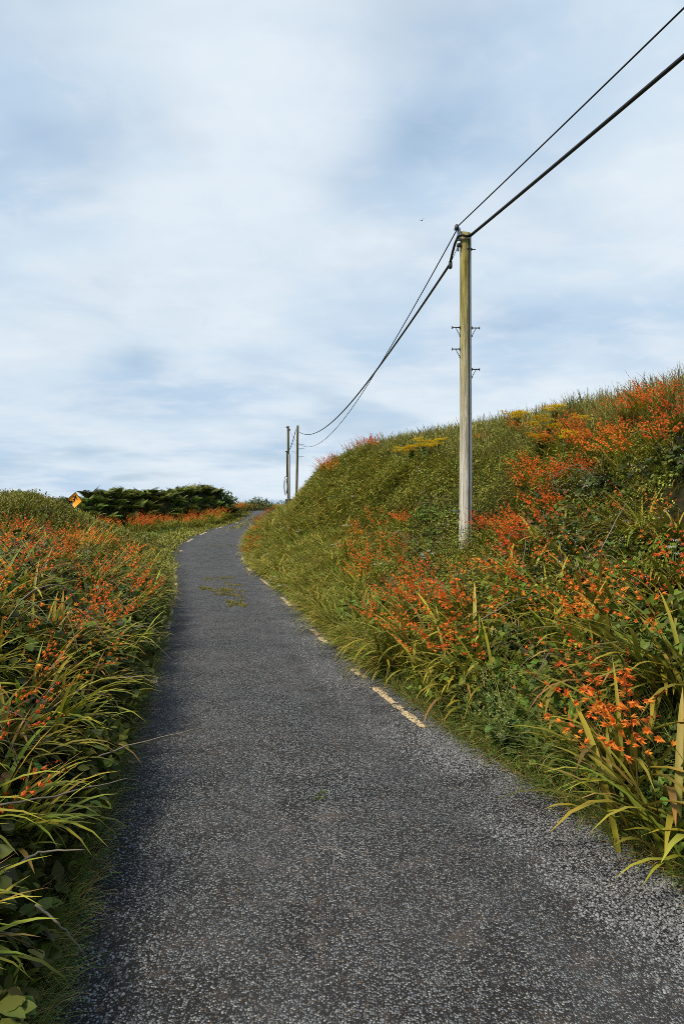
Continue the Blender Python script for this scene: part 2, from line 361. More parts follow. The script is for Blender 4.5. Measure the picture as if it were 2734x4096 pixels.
def dash(edge, off, y0, y1, w):
    n = max(4, int((y1 - y0) / .06)); y = np.linspace(y0, y1, n)
    jl, jr = rng.normal(0, w * .13, n), rng.normal(0, w * .13, n)
    xa = edge(y) + off + jl; xb = edge(y) + off + w + jr
    V = np.stack([np.stack([xa, y, road_z(xa, y) + .005], -1), np.stack([xb, y, road_z(xb, y) + .005], -1)], 1).reshape(-1, 3)
    i = np.arange(n - 1)[:, None] * 2; mk.add(V, np.concatenate([i, i + 1, i + 3, i + 2], 1))
for y0, y1 in ((5.0, 6.15), (6.5, 6.85), (8.2, 9.2), (11.4, 12.6), (14.6, 16.2), (18, 19.5), (22, 23.2)): dash(XR, -.21, y0, y1, .075)
for y0, y1 in ((6.3, 6.5), (9.2, 9.9), (10.4, 11), (14, 15.2), (16.3, 17.0), (18.4, 18.7), (19.3, 19.5)): dash(XL, .05, y0, y1, .065)
for y0, y1 in ((24.5, 24.8), (28.3, 30.0), (32.5, 34.5), (37.5, 39.3), (43, 44)): dash(XL, .25, y0, y1, .13)
tag(mk.build('road_marking', M['paint']), kind='structure', label='worn yellow edge line dashes on the lane')

# ------------------------------------------------------------------ plant builders
def frame(D, N):
    D = D / np.linalg.norm(D, axis=-1, keepdims=True); X = np.cross(D, N); X /= np.linalg.norm(X, axis=-1, keepdims=True) + 1e-9
    return X, D, np.cross(X, D)
def stamp(mb, T, faces, P, D, N, sc, C, tint=None):
    """copies of a template (x across, y along, z out of the face) at P, along D, face towards N"""
    n, m = len(P), len(T)
    if n == 0: return
    X, Y, Z = frame(D, N); sc = np.broadcast_to(sc, (n,))[:, None, None]
    V = P[:, None] + sc * (T[None, :, :1] * X[:, None] + T[None, :, 1:2] * Y[:, None] + T[None, :, 2:3] * Z[:, None])
    C = np.broadcast_to(C, (n, 3))[:, None].repeat(m, 1)
    if tint is not None: C = C * tint[None]
    k = (np.arange(n) * m)[:, None, None]
    mb.add(V.reshape(-1, 3), [(k + np.asarray(f)[None]).reshape(-1, np.asarray(f).shape[1]) for f in faces], C.reshape(-1, 3))
def ribbons(mb, P, az, tilt, L, W, bend, nseg, c0, c1, fold=0.0, pw=1.3, twist=0.0):
    """arching blades rooted at P: heading az, first lean tilt from upright, then bending over by bend"""
    n = len(P); t = np.linspace(0, 1, nseg + 1)
    th = tilt[:, None] + bend[:, None] * t[None] ** pw
    st = (L / nseg)[:, None]
    hx = np.cumsum(np.sin(th) * st, 1) - np.sin(th[:, :1]) * st; hz = np.cumsum(np.cos(th) * st, 1) - np.cos(th[:, :1]) * st
    C = P[:, None] + np.stack([hx * np.cos(az)[:, None], hx * np.sin(az)[:, None], hz], -1)
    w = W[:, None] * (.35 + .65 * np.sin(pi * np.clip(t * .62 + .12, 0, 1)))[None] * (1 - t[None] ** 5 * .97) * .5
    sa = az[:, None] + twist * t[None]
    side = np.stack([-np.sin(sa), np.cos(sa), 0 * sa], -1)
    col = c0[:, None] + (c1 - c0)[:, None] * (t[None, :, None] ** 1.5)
    if fold:
        up = np.stack([-np.cos(th) * np.cos(az)[:, None], -np.cos(th) * np.sin(az)[:, None], np.sin(th)], -1)
        V = np.stack([C - side * w[..., None] + up * (w * fold)[..., None], C, C + side * w[..., None] + up * (w * fold)[..., None]], 2); r = 3
    else:
        V = np.stack([C - side * w[..., None], C + side * w[..., None]], 2); r = 2
    k = (np.arange(n) * (nseg + 1) * r)[:, None, None]; i = (np.arange(nseg) * r)[None, :, None]
    F_ = [np.array([j, j + 1, j + 1 + r, j + r])[None, None] for j in range(r - 1)]
    fs = np.concatenate([(k + i + f).reshape(-1, 4) for f in F_])
    mb.add(V.reshape(-1, 3), fs, np.repeat(col[:, :, None], r, 2).reshape(-1, 3))
    return C
U = lambda a, b, n: rng.uniform(a, b, n)
def cols(n, base, amp=.2, hue=.1):
    b = np.asarray(base, float); v = 1 + rng.normal(0, amp, (n, 1)); h = 1 + rng.normal(0, hue, (n, 3)); return np.clip(b * v * h, .003, .9)
OVATE = (np.array([(0, 0, 0), (-.26, .22, .05), (-.34, .48, .06), (-.2, .78, .03), (0, 1, -.04), (.2, .78, .03), (.34, .48, .06), (.26, .22, .05), (0, .5, -.02)]),
         [[(0, 8, 2, 1), (8, 4, 3, 2), (8, 6, 5, 4), (0, 7, 6, 8)]])
HEART = (np.array([(0, 0, 0), (-.28, -.2, .03), (-.42, .1, .07), (-.26, .5, .05), (0, 1, -.05), (.26, .5, .05), (.42, .1, .07), (.28, -.2, .03)]),
         [[(0, 3, 2, 1), (0, 4, 3, 3), (0, 7, 6, 5)], ])
HEART = (HEART[0], [[(0, 3, 2, 1), (0, 7, 6, 5)], [(0, 4, 3), (0, 5, 4)]])
SMALL = (np.array([(0, 0, 0), (-.3, .45, .05), (0, 1, 0), (.3, .45, .05)]), [[(0, 3, 2, 1)]])
def _flower():
    V, fs = [], []
    for k in range(6):
        a = k * pi / 3; c, s_ = cos(a), sin(a); r = .22; V += [(.02 * c, 0, .02 * s_), (r * c - .13 * s_, .62, r * s_ + .13 * c), (.44 * c, 1.05, .44 * s_), (r * c + .13 * s_, .62, r * s_ - .13 * c)]; fs.append((4 * k, 4 * k + 1, 4 * k + 2, 4 * k + 3))
    return np.array(V), [fs]
FLOWER = _flower()
LEAF_G, LEAF_Y, DRY = np.array((.095, .108, .010)), np.array((.265, .225, .026)), np.array((.26, .15, .045))
ORANGE = np.array((.90, .225, .040))
def fsplit(k, n):
    return rng.integers(0, k, n)
def montbretia(seed, nleaf, nstalk, nfl, fsize, tall=1.0, nseg=7, droop=1.0):
    a = MB(); n = nleaf; P = np.stack([rng.normal(0, .11, n), rng.normal(0, .15, n), np.full(n, -.06)], -1)
    az = rng.normal(0, 1.15, n); c1 = cols(n, LEAF_Y, .18); c0 = cols(n, LEAF_G, .2)
    dry = rng.random(n) < .13; c1[dry] = cols(dry.sum(), DRY); half = rng.random(n) < .3; c1[half] = c0[half] * 1.15
    ribbons(a, P, az, U(.08, .55, n), U(.42, .90, n) * tall, U(.020, .042, n), U(.5, 1.8, n) * droop, nseg, c0, c1, .35, 1.4)
    leaves = a.mesh('montbretia_leaves', M['leaf'])
    b = MB(); n = nstalk
    P = np.stack([rng.normal(0, .1, n), rng.normal(0, .13, n), np.full(n, 0.)], -1); az = rng.normal(0, 1.0, n)
    C = ribbons(b, P, az, U(.05, .35, n), U(.72, 1.0, n) * tall, np.full(n, .006 * (1 + .4 * (fsize > .042))), U(.5, 1.25, n), 8, cols(n, (.10, .085, .02)), cols(n, (.25, .10, .03)), 0, 1.6)
    Pf, Df = [], []; Pb, Db = [], []
    for i in range(n):
        a0 = C[i, -4]; d0 = C[i, -1] - a0; ln = np.linalg.norm(d0); d0 = d0 / ln
        branches = [(a0, d0, ln)]
        if rng.random() < .7:
            e = d0 + rng.normal(0, .5, 3); e[2] = abs(e[2]) * .6; branches.append((C[i, -5], e / np.linalg.norm(e), ln * .8))
        for p0, d, ln in branches:
            q = p0 + d * ln; sd = np.cross(d, (0, 0, 1.)); sd /= np.linalg.norm(sd) + 1e-9
            m = max(2, int(nfl * rng.uniform(.6, 1.2)))
            for j in range(m):
                f = j / m; s_ = 1 if j % 2 else -1
                Pf.append(p0 + d * ln * (.05 + .62 * f)); Df.append(d * .55 + sd * s_ * .75 + np.array((0, 0, .30 - .75 * rng.random())) + rng.normal(0, .2, 3))
            for j in range(4):
                Pb.append(p0 + d * ln * (.7 + .09 * j)); Db.append(d * .8 + sd * (1 if j % 2 else -1) * .4 + np.array((0, 0, .35)))
    Pf, Df, Pb, Db = map(np.array, (Pf, Df, Pb, Db))
    cf = cols(len(Pf), ORANGE, .14, .07); yl = rng.random(len(Pf)) < .18; cf[yl] = cols(yl.sum(), (.88, .32, .05), .1, .05)
    stamp(b, *FLOWER, Pf, Df, rng.normal(0, 1, Pf.shape) + (0, 0, .3), fsize * U(.7, 1.15, len(Pf)), cf)
    stamp(b, SMALL[0], SMALL[1], Pb, Db, rng.normal(0, 1, Pb.shape), fsize * .55, cols(len(Pb), (.50, .09, .02), .2))
    return leaves, b.mesh('montbretia_flowers', M['petal'])
def bramble(n, rad, hgt, leaf, base, blossom=0, ncane=9, cane=True):
    a = MB(); th = U(0, 2 * pi, n); ph = np.arccos(U(.0, 1, n)); rr = U(.55, 1.02, n)
    nrm = np.stack([np.sin(ph) * np.cos(th), np.sin(ph) * np.sin(th), np.cos(ph)], -1); P = nrm * rr[:, None] * (rad, rad, hgt) * (1 + .22 * nz(th * 2, ph * 3, 1, n)[:, None])
    N0 = nrm * .5 + (0, 0, .7) + rng.normal(0, .35, (n, 3)); D = nrm * (1, 1, .2) + rng.normal(0, .5, (n, 3)) - (0, 0, .15)
    c = cols(n, base, .28, .1); old = rng.random(n) < .05; c[old] = cols(old.sum(), (.12, .06, .02))
    X, Y, Z = frame(D, N0)
    for k, (ax, ay) in enumerate(((0, 1), (-.85, .35), (.85, .35))):
        stamp(a, *OVATE, P + (.12 * leaf) * (X * ax + Y * ay), X * ax + Y * ay, Z + rng.normal(0, .15, (n, 3)), leaf * U(.75, 1.15, n), c)
    leaves = a.mesh('bramble_leaves', M['broad']); extra = []
    b = MB()
    for i in range(ncane):
        t = np.linspace(0, 1, 9)[:, None]; aa = rng.uniform(0, 2 * pi); r = rad * rng.uniform(.9, 1.5); h = hgt * rng.uniform(.95, 1.35)
        p = np.concatenate([np.cos(aa) * r * t, np.sin(aa) * r * t, h * np.sin(pi * .78 * t) + .02 * nz(t * 9, t * 0 + i)], 1); b.tube(p, np.linspace(.006, .0025, 9), 4, cols(1, ((.14, .08, .03), (.12, .12, .04), (.17, .13, .08))[i % 3])[0])
    extra.append(('cane', b.mesh('bramble_canes', M['stem'])))
    if blossom:
        w = MB(); m = blossom; k = 9; i = rng.choice(n, m); q = (P[i] * 1.07)[:, None] + rng.normal(0, .045, (m, k, 3)); q = q.reshape(-1, 3); nn = np.repeat(nrm[i], k, 0) + rng.normal(0, .4, (m * k, 3))
        stamp(w, *FLOWER, q, nn, rng.normal(0, 1, nn.shape), .016, cols(len(q), (.72, .72, .70), .08, .03)); extra.append(('blossom', w.mesh('bramble_blossom', M['petal'])))
    return leaves, extra
def put(meshes, names, x, y, z, rz, sc, label, cat, group, tilt=None):
    o = link(names[0], meshes[0]); o.location = (x, y, z); o.scale = (sc, sc, sc)
    o.rotation_euler = (tilt[0] if tilt else 0, tilt[1] if tilt else 0, rz); tag(o, label, cat, group)
    for me, nm in zip(meshes[1:], names[1:]): link(nm, me, o)
    return o
def downhill(x, y):
    n = gnormal(np.array([x]), np.array([y]))[0]; return math.atan2(n[1], n[0])

# ------------------------------------------------------------------ montbretia clumps
NEAR = [montbretia(i, 54, 7, 6, .040) for i in range(5)]
NEARL = [montbretia(i, 84, 4, 5, .037, 1.04, 8, 1.2) for i in range(4)]        # mostly leaves
FARV = [montbretia(i, 46, 10, 5, .042, .92, 5) for i in range(4)]; FARL = [montbretia(i, 60, 4, 4, .040, .95, 5) for i in range(3)]; DENSE = [montbretia(i, 50, 18, 6, .042, .95, 5) for i in range(3)]
PARTS = ('montbretia_clump', 'flower_spray')
placed = []
n_mont = 0
def clumps(pts, kinds, label, group, s0=.8, s1=1.15, spin=.5):
    global n_mont
    for x, y in pts:
        y_ = float(y); z = float(ground(x, y)); put(kinds[rng.integers(len(kinds))], PARTS, x, y, z, downhill(x, y) + rng.normal(0, spin), rng.uniform(s0, s1), label, 'flowers', group); n_mont += 1
L1 = [(0, 528), (30, 524), (70, 517), (100, 515), (130, 530), (165, 560), (163, 620), (160, 655), (140, 740), (100, 880), (60, 1000), (0, 1020)]
def left_pts(n, y0, y1, d0, d1, r, keep=None):
    y = y0 * (y1 / y0) ** rng.random(n); d = U(d0, d1, n); return thin(XL(y) - d, y, r, keep)
pa = left_pts(900, 9.5, 17.5, .25, 6.5, lambda y: .40 + .022 * y); pa = pa[(XL(pa[:, 1]) - pa[:, 0]) > .2 + np.maximum(0, pa[:, 1] - 11.5) * .42]; clumps(pa, FARV[:1] + FARL + FARL[:1], 'orange montbretia clump with yellow-green leaves on top of the left mound', 'montbretia clumps on top of the left mound', .75, 1.05)
pb = left_pts(600, 5.0, 9.5, .22, 3.8, lambda y: .56); clumps(pb, NEAR + NEARL[:1], 'orange montbretia clump growing through brambles halfway along the left mound', 'montbretia clumps among the left brambles', .7, .95)
pc = left_pts(500, 1.75, 5.0, .27, 2.0, lambda y: .36); clumps(pc, NEARL + NEAR[:1], 'long arching montbretia leaves over the near left edge of the lane', 'montbretia leaves beside the near left road edge', .62, .85, .35)
P1 = [(318, 472), (325, 455), (350, 440), (380, 438), (376, 452), (345, 462), (325, 480)]
P2 = [(352, 545), (358, 515), (400, 510), (417, 530), (395, 562), (362, 575)]
P3 = [(395, 590), (430, 566), (452, 572), (480, 572), (488, 545), (520, 540), (530, 562), (480, 605), (400, 608)]
P4 = [(480, 540), (515, 480), (545, 445), (600, 420), (683, 390), (683, 440), (625, 450), (565, 490), (530, 545)]
P5 = [(470, 430), (540, 410), (683, 384), (683, 396), (570, 425), (480, 442)]
P6 = [(362, 612), (395, 592), (480, 592), (475, 650), (440, 650), (390, 630)]
P7 = [(395, 645), (470, 600), (560, 540), (683, 505), (683, 800), (618, 755), (545, 705), (475, 680), (425, 652)]
P8 = [(246, 550), (258, 515), (272, 493), (279, 497), (264, 530), (252, 554)]
clumps(scatter_poly(P1, 500, lambda y: 1.0, .35), FARV, 'orange montbretia on the hill crest behind the near pole', 'montbretia clumps on the hill crest', 1.0, 1.3)
clumps(scatter_poly(P2, 300, lambda y: .6, .35), FARV, 'orange montbretia patch between the grassy slope and the near pole', 'montbretia clumps left of the near pole', .7, .9)
clumps(scatter_poly(P3, 300, lambda y: .58, .35), FARV, 'orange montbretia in front of the foot of the near pole', 'montbretia clumps at the foot of the near pole', .7, .95)
clumps(scatter_poly(P4, 900, lambda y: .40 + .009 * y, .35), DENSE, 'orange montbretia in the band climbing the bank right of the near pole', 'montbretia clumps climbing the right bank', .75, .95)
clumps(scatter_poly(P5, 400, lambda y: .9, .3), FARV, 'small orange montbretia among docks on the right skyline', 'montbretia clumps on the right skyline', .6, .8)
clumps(scatter_poly(P6, 300, lambda y: .6, .35), NEAR + NEARL[:2], 'orange montbretia low on the bank below the near pole', 'montbretia clumps below the near pole', .7, .95)
clumps(scatter_poly(P7, 900, lambda y: .40 + .02 * y, .3), NEAR[:3] + NEARL, 'leafy montbretia clump with scattered orange sprays low on the right bank', 'montbretia clumps low on the right bank', .85, 1.12, .4)
clumps(scatter_poly(P8, 300, lambda y: 1.0, .25), FARV, 'red orange montbretia along the right lane edge at the far bend', 'montbretia clumps at the far right bend', .6, .8)
def along_hedge(n, off, t0=0.0, t1=1.0):
    seg = np.linalg.norm(np.diff(HEDGE, axis=0), axis=1); cum = np.concatenate([[0], np.cumsum(seg)]); t = U(t0, t1, n) * cum[-1]
    x = np.interp(t, cum, HEDGE[:, 0]); y = np.interp(t, cum, HEDGE[:, 1]); i = np.clip(np.searchsorted(cum, t) - 1, 0, len(seg) - 1)
    d = np.diff(HEDGE, axis=0)[i] / seg[i][:, None]; o = U(*off, n); return x + d[:, 1] * o, y - d[:, 0] * o
hx, hy = along_hedge(1200, (1.7, 3.6), .42, .985)
m = hx < XL(hy) - .7; clumps(thin(hx[m], hy[m], lambda y: .74), FARV + FARL[:1], 'orange montbretia in the row along the foot of the bracken hedge', 'montbretia clumps along the hedge foot', 1.1, 1.4)
clumps([(-8.25, 52.3), (-8.0, 53.4), (-8.5, 53.8)], DENSE, 'orange montbretia clump just past the right end of the hedge', 'montbretia clumps past the hedge end', 1.2, 1.4)
print('montbretia', n_mont)

# ------------------------------------------------------------------ bramble bushes
BR = [bramble(230, .42, .36, .062, (.062, .092, .014)) for i in range(3)]; BW = [bramble(230, .45, .36, .055, (.034, .048, .010), 14) for i in range(2)]
def bushes(pts, var, label, group, s0=.8, s1=1.2, dz=.0):
    for x, y in pts:
        if -.1 < 11 - y < 1.2 and abs(x - .181 * y) < .45: continue
        lv, ex = var[rng.integers(len(var))]; put([lv] + [m for _, m in ex], ['bramble_bush'] + [n for n, _ in ex], x, y, float(ground(x, y)) + dz, rng.uniform(0, 6.28), rng.uniform(s0, s1), label, 'bush', group)
bushes(left_pts(600, 4.2, 10.5, .40, 4.2, lambda y: .56), BR, 'dark green bramble bush tangled with orange montbretia on the left mound', 'bramble bushes on the left mound', .85, 1.2, .02)
bushes(left_pts(300, 1.3, 4.5, .22, 1.6, lambda y: .42), BR, 'broad leaved bramble at the bottom left corner beside the lane', 'bramble bushes in the bottom left corner', .6, .85, -.05)
B1 = [(520, 560), (560, 490), (625, 455), (683, 445), (683, 600), (620, 580), (560, 590)]
B2 = [(395, 590), (420, 560), (470, 548), (480, 590), (560, 600), (600, 690), (500, 640)]
B3 = [(400, 540), (430, 500), (460, 500), (470, 545), (420, 560)]
bushes(scatter_poly(B1, 300, lambda y: .65, .25), BW, 'dark bramble bush with small white blossom on the upper right bank', 'white flowered bramble bushes on the right bank', .9, 1.3)
bushes(scatter_poly(B2, 300, lambda y: .6, .25), BW[:1] + BR, 'dark bramble bush under montbretia leaves in the middle of the right bank', 'bramble bushes in the middle of the right bank', .7, 1.0)
bushes(scatter_poly(B3, 200, lambda y: .8, .2), BR, 'leafy bramble bush on the slope just left of the near pole', 'bramble bushes left of the near pole', .8, 1.1)

# ------------------------------------------------------------------ grass and leafy cover (uncountable)
def blades(name, x, y, L, W, tilt, bend, c0, c1, az_sd, label, nseg=4, z0=-.03):
    n = len(x); nn = gnormal(x, y); dh = np.arctan2(nn[:, 1], nn[:, 0]); steep = np.clip(np.hypot(nn[:, 0], nn[:, 1]) * 2.2, 0, 1)
    az = np.where(rng.random(n) < steep * .9, dh + rng.normal(0, az_sd, n), U(0, 2 * pi, n))
    mb = MB(); ribbons(mb, np.stack([x, y, ground(x, y) + z0], -1), az, tilt, L, W, bend, nseg, c0, c1)
    return tag(mb.build(name, M['grass']), label, 'grass', kind='stuff')
def plan(n, y0, y1, side, d0, d1, pw=1.0, p=1.4):
    """points beside the lane, denser near the viewer"""
    e = 1 - p; y = (y0 ** e + rng.random(n) * (y1 ** e - y0 ** e)) ** (1 / e); d = d0 + (d1 - d0) * rng.random(n) ** pw
    return (XR(y) + d / .97 if side > 0 else XL(y) - d / .97), y
def picture(x, y, lift=.15): return proj(x, y, ground(x, y) + lift)
OLIVE, STRAW, GREEN = np.array((.112, .100, .013)), np.array((.32, .245, .065)), np.array((.070, .095, .012))
# the grassy slope
x, y = plan(210000, 6.5, 62, 1, .04, 7.5, 1.25, 1.25); u, v = picture(x, y)
slope = [(225, 560), (255, 512), (300, 470), (350, 450), (420, 440), (470, 470), (415, 505), (352, 520), (350, 570), (372, 600), (410, 660), (470, 720), (400, 720), (300, 630)]
m = in_poly(u, v, slope) | ((rng.random(len(x)) < .22) & (v < 640) & (u < 683)) | ((u < 262) & (y > 30)); x, y = x[m], y[m]; n = len(x)
tone = nz(x, y, .8, 4) * .5 + nz(x, y, 2.3, 2) * .5
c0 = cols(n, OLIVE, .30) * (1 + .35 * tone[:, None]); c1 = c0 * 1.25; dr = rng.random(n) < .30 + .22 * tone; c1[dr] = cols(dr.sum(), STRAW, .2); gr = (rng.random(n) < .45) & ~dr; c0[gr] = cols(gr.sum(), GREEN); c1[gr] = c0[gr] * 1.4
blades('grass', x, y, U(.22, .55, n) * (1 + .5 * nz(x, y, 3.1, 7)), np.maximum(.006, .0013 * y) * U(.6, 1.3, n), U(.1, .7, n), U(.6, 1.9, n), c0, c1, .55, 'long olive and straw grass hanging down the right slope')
# lane edges
x, y = plan(44000, 1.6, 30, 1, -.02, .50, 1.4, 1.5); x2, y2 = plan(26000, 1.3, 20, -1, -.04, .40, 1.5, 1.5); x = np.concatenate([x, x2]); y = np.concatenate([y, y2]); n = len(x)
c0 = cols(n, (.060, .085, .018), .2); c1 = c0 * 1.4; dr = rng.random(n) < .30; c1[dr] = cols(dr.sum(), (.24, .17, .06)); c0[dr] = cols(dr.sum(), (.14, .095, .03))
blades('grass', x, y, U(.06, .26, n), np.maximum(.0035, .0008 * y) * U(.7, 1.3, n), U(.1, .9, n), U(.3, 1.6, n), c0, c1, 1.0, 'short green and browned grass fringing both lane edges')
# taller grass tufts low on the near right bank
x, y = plan(12000, 2.2, 9, 1, .1, 1.3, 1.2, 1.5); m = nz(x, y, 1.6, 8) > .1; x, y = x[m], y[m]; n = len(x)
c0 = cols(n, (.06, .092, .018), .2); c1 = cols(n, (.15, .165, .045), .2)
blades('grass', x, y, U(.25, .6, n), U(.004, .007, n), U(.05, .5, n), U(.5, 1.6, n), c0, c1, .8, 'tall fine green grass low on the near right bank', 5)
# the verge, the hump and the hedge foot
x = U(-17, -4.6, 110000); y = 18 * (55 / 18) ** rng.random(110000); d = XL(y) - x
m = (d > -.25) & (d < 12) & (hedge_d(x, y) > .5); x, y, d = x[m], y[m], d[m]; n = len(x)
hp = np.exp(-((x + 10.3) / 2.9) ** 2 - ((y - 22.5) / 3.6) ** 2)
lng = np.where(hp > .25, U(.15, .4, n), U(.05, .2, n) + .16 * sstep(d, .8, 2.2) * (.5 + .5 * nz(x, y, 1.4, 5)))
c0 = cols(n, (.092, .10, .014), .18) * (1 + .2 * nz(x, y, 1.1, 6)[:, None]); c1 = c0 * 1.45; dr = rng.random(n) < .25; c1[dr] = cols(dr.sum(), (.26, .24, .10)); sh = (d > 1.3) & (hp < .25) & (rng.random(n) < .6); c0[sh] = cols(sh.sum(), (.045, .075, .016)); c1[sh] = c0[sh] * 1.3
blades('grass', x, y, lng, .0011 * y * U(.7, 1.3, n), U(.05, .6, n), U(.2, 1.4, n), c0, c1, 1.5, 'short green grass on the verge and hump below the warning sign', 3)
tongue = [(258, 515), (247, 521), (226, 532), (240, 530), (252, 524), (264, 516)]
p_ = np.array(tongue); u = U(222, 266, 4000); v = U(514, 533, 4000); m = in_poly(u, v, tongue); x, y, ok = hit(u[m], v[m]); n = len(x); x = x + rng.normal(0, .1, n); y = y + rng.normal(0, .5, n)
blades('grass', x, y, U(.08, .2, n), np.full(n, .04), U(.1, .8, n), U(.2, 1, n), cols(n, (.10, .105, .03)), cols(n, (.18, .16, .06)), 1.5, 'strip of worn grass between the far lane and the right bank', 2, .05)
# hilltop grass with seed heads
x, y = plan(60000, 8, 60, 1, 4.5, 22, 1.3, 1.2); n = len(x); c0 = cols(n, OLIVE, .2); c1 = cols(n, (.20, .17, .07), .25)
blades('grass', x, y, U(.25, .7, n), np.maximum(.006, .0009 * y) * U(.7, 1.3, n), U(.0, .5, n), U(.1, 1.1, n), c0, c1, 1.0, 'straw tipped grass along the top of the right hill')
def cover(name, T, x, y, size, base, label, lift=(.02, .28), amp=.25, hang=.6):
    n = len(x); nn = gnormal(x, y); lump = .5 + .5 * np.clip(nz(x, y, 2.1, 21) * .8 + nz(x, y, 5.3, 4) * .5, -1, 1)
    P = np.stack([x, y, ground(x, y)], -1) + nn * (lift[0] + (lift[1] - lift[0]) * lump * U(.35, 1, n))[:, None]
    Nn = nn * .6 + (0, 0, .5) + rng.normal(0, .45, (n, 3)); D = np.stack([nn[:, 0], nn[:, 1], 0 * x - hang * .3], -1) * hang * 2 + rng.normal(0, .7, (n, 3))
    mb = MB(); stamp(mb, *T, P, D, Nn, size, cols(n, base, amp + .1, .1) * (1 + .3 * nz(x, y, 1.3, 11)[:, None])); return tag(mb.build(name, M['broad']), label, 'ground cover', kind='stuff')
x, y = plan(150000, 6, 40, 1, 1.2, 8, 1, 1.2); u, v = picture(x, y)
leafy = [(300, 480), (345, 455), (465, 432), (560, 425), (683, 430), (683, 620), (560, 640), (420, 660), (380, 600), (352, 570), (352, 505)]
m = in_poly(u, v, leafy) & (rng.random(len(x)) < np.where(u < 380, .5, 1)); x, y = x[m], y[m]
cover('ground_cover', SMALL, x, y, np.maximum(.035, .0031 * y) * U(.7, 1.3, len(x)), (.128, .142, .018), 'small leaved vetch and ivy covering the middle of the right bank', (.02, .55))
x, y = plan(16000, 2.2, 9, 1, .15, 3.6, 1, 1.3); m = nz(x, y, .9, 15) > -.35; x, y = x[m], y[m]
cover('ground_cover', HEART, x, y, U(.045, .085, len(x)), (.075, .105, .012), 'heart shaped bindweed leaves between montbretia on the near right bank', (.05, .5))
x, y = plan(9000, 2.0, 12, 1, .02, .8, 1, 1.4)
cover('ground_cover', OVATE, x, y, U(.025, .06, len(x)), (.065, .09, .014), 'small weeds along the foot of the right bank beside the lane', (.01, .22))
y = U(-3, 2.2, 9000); sd = rng.random(9000) < .55; d = U(.05, 3.8, 9000); x = np.where(sd, XL(y) - d, XR(y) + d)
cover('ground_cover', OVATE, x, y, U(.04, .085, len(x)), (.062, .080, .011), 'broad leaved weeds on both banks beside the viewer', (.02, .5))
x, y = plan(34000, 1.3, 12, -1, .02, 3.8, 1.1, 1.3)
cover('ground_cover', OVATE, x, y, U(.035, .085, len(x)), (.062, .080, .011), 'broad leaved weeds filling the left bank under the montbretia', (.02, .5))
x, y = plan(45000, 8, 18.5, -1, .15, 8, 1, 1.2)
cover('ground_cover', SMALL, x, y, .0036 * y * U(.7, 1.3, len(x)), (.098, .102, .012), 'low green leaves under the flowers on the left mound', (.02, .42))
x = U(-17, -6.5, 60000); y = U(17.5, 29, 60000); hp = np.exp(-((x + 10.3) / 2.9) ** 2 - ((y - 22.5) / 3.6) ** 2); m = (hp > .12) & (rng.random(60000) < .6); x, y = x[m], y[m]
cover('ground_cover', SMALL, x, y, U(.05, .10, len(x)), (.120, .120, .018), 'pale green leafy growth covering the hump below the warning sign', (.02, .4))

# ------------------------------------------------------------------ bracken hedge, shrubs, far growth
def bracken(seed, nfr=12, L0=.68):
    mb = MB(); n = nfr; np_ = 13
    for i in range(n):
        az = rng.uniform(0, 2 * pi); L = L0 * rng.uniform(.7, 1.1); tl = rng.uniform(.1, .5); bd = rng.uniform(.8, 1.5); t = np.linspace(.12, 1, np_)
        th = tl + bd * t; st = L / np_; x = np.cumsum(np.sin(th)) * st; z = np.cumsum(np.cos(th)) * st
        P = np.stack([x * cos(az), x * sin(az), z], -1); T = np.stack([np.sin(th) * cos(az), np.sin(th) * sin(az), np.cos(th)], -1)
        sd = np.broadcast_to(np.array([-sin(az), cos(az), 0]), T.shape); Nn = np.cross(T, sd); Nn = Nn * np.sign(Nn[:, 2:3] + 1e-6)
        c = cols(1, (.112, .138, .024), .35, .12) if rng.random() > .03 else cols(1, (.14, .085, .03), .2)
        w = .42 * L * np.sin(pi * np.clip(1 - t, 0, 1) ** .75 * .62 + .02) 
        for s_ in (-1, 1):
            stamp(mb, *SMALL_LONG, P, sd * s_ + T * .35 - np.array((0, 0, .15)), Nn + rng.normal(0, .25, Nn.shape), w, c * U(.8, 1.25, np_)[:, None])
        mb.tube(P, .005, 3, (.09, .08, .03), cap=False)
    return mb.mesh('bracken_fronds', M['broad'])
SMALL_LONG = (np.array([(0, 0, 0), (-.10, .3, .03), (-.06, .7, .0), (0, 1, -.06), (.06, .7, .0), (.10, .3, .03)]), [[(0, 5, 2, 1), (5, 4, 3, 2)]])
BK = [bracken(i) for i in range(5)]
hx, hy = along_hedge(1500, (-1.2, 1.15), .22, .985); pts = thin(hx, hy, lambda y: .47)
for x, y in pts:
    o = put([BK[rng.integers(5)]], ['bracken_fern'], x, y, float(ground(x, y)) - .05, rng.uniform(0, 6.3), rng.uniform(1.1, 1.3), 'dark green bracken fern packed into the hedge behind the warning sign', 'fern', 'bracken ferns in the hedge'); 
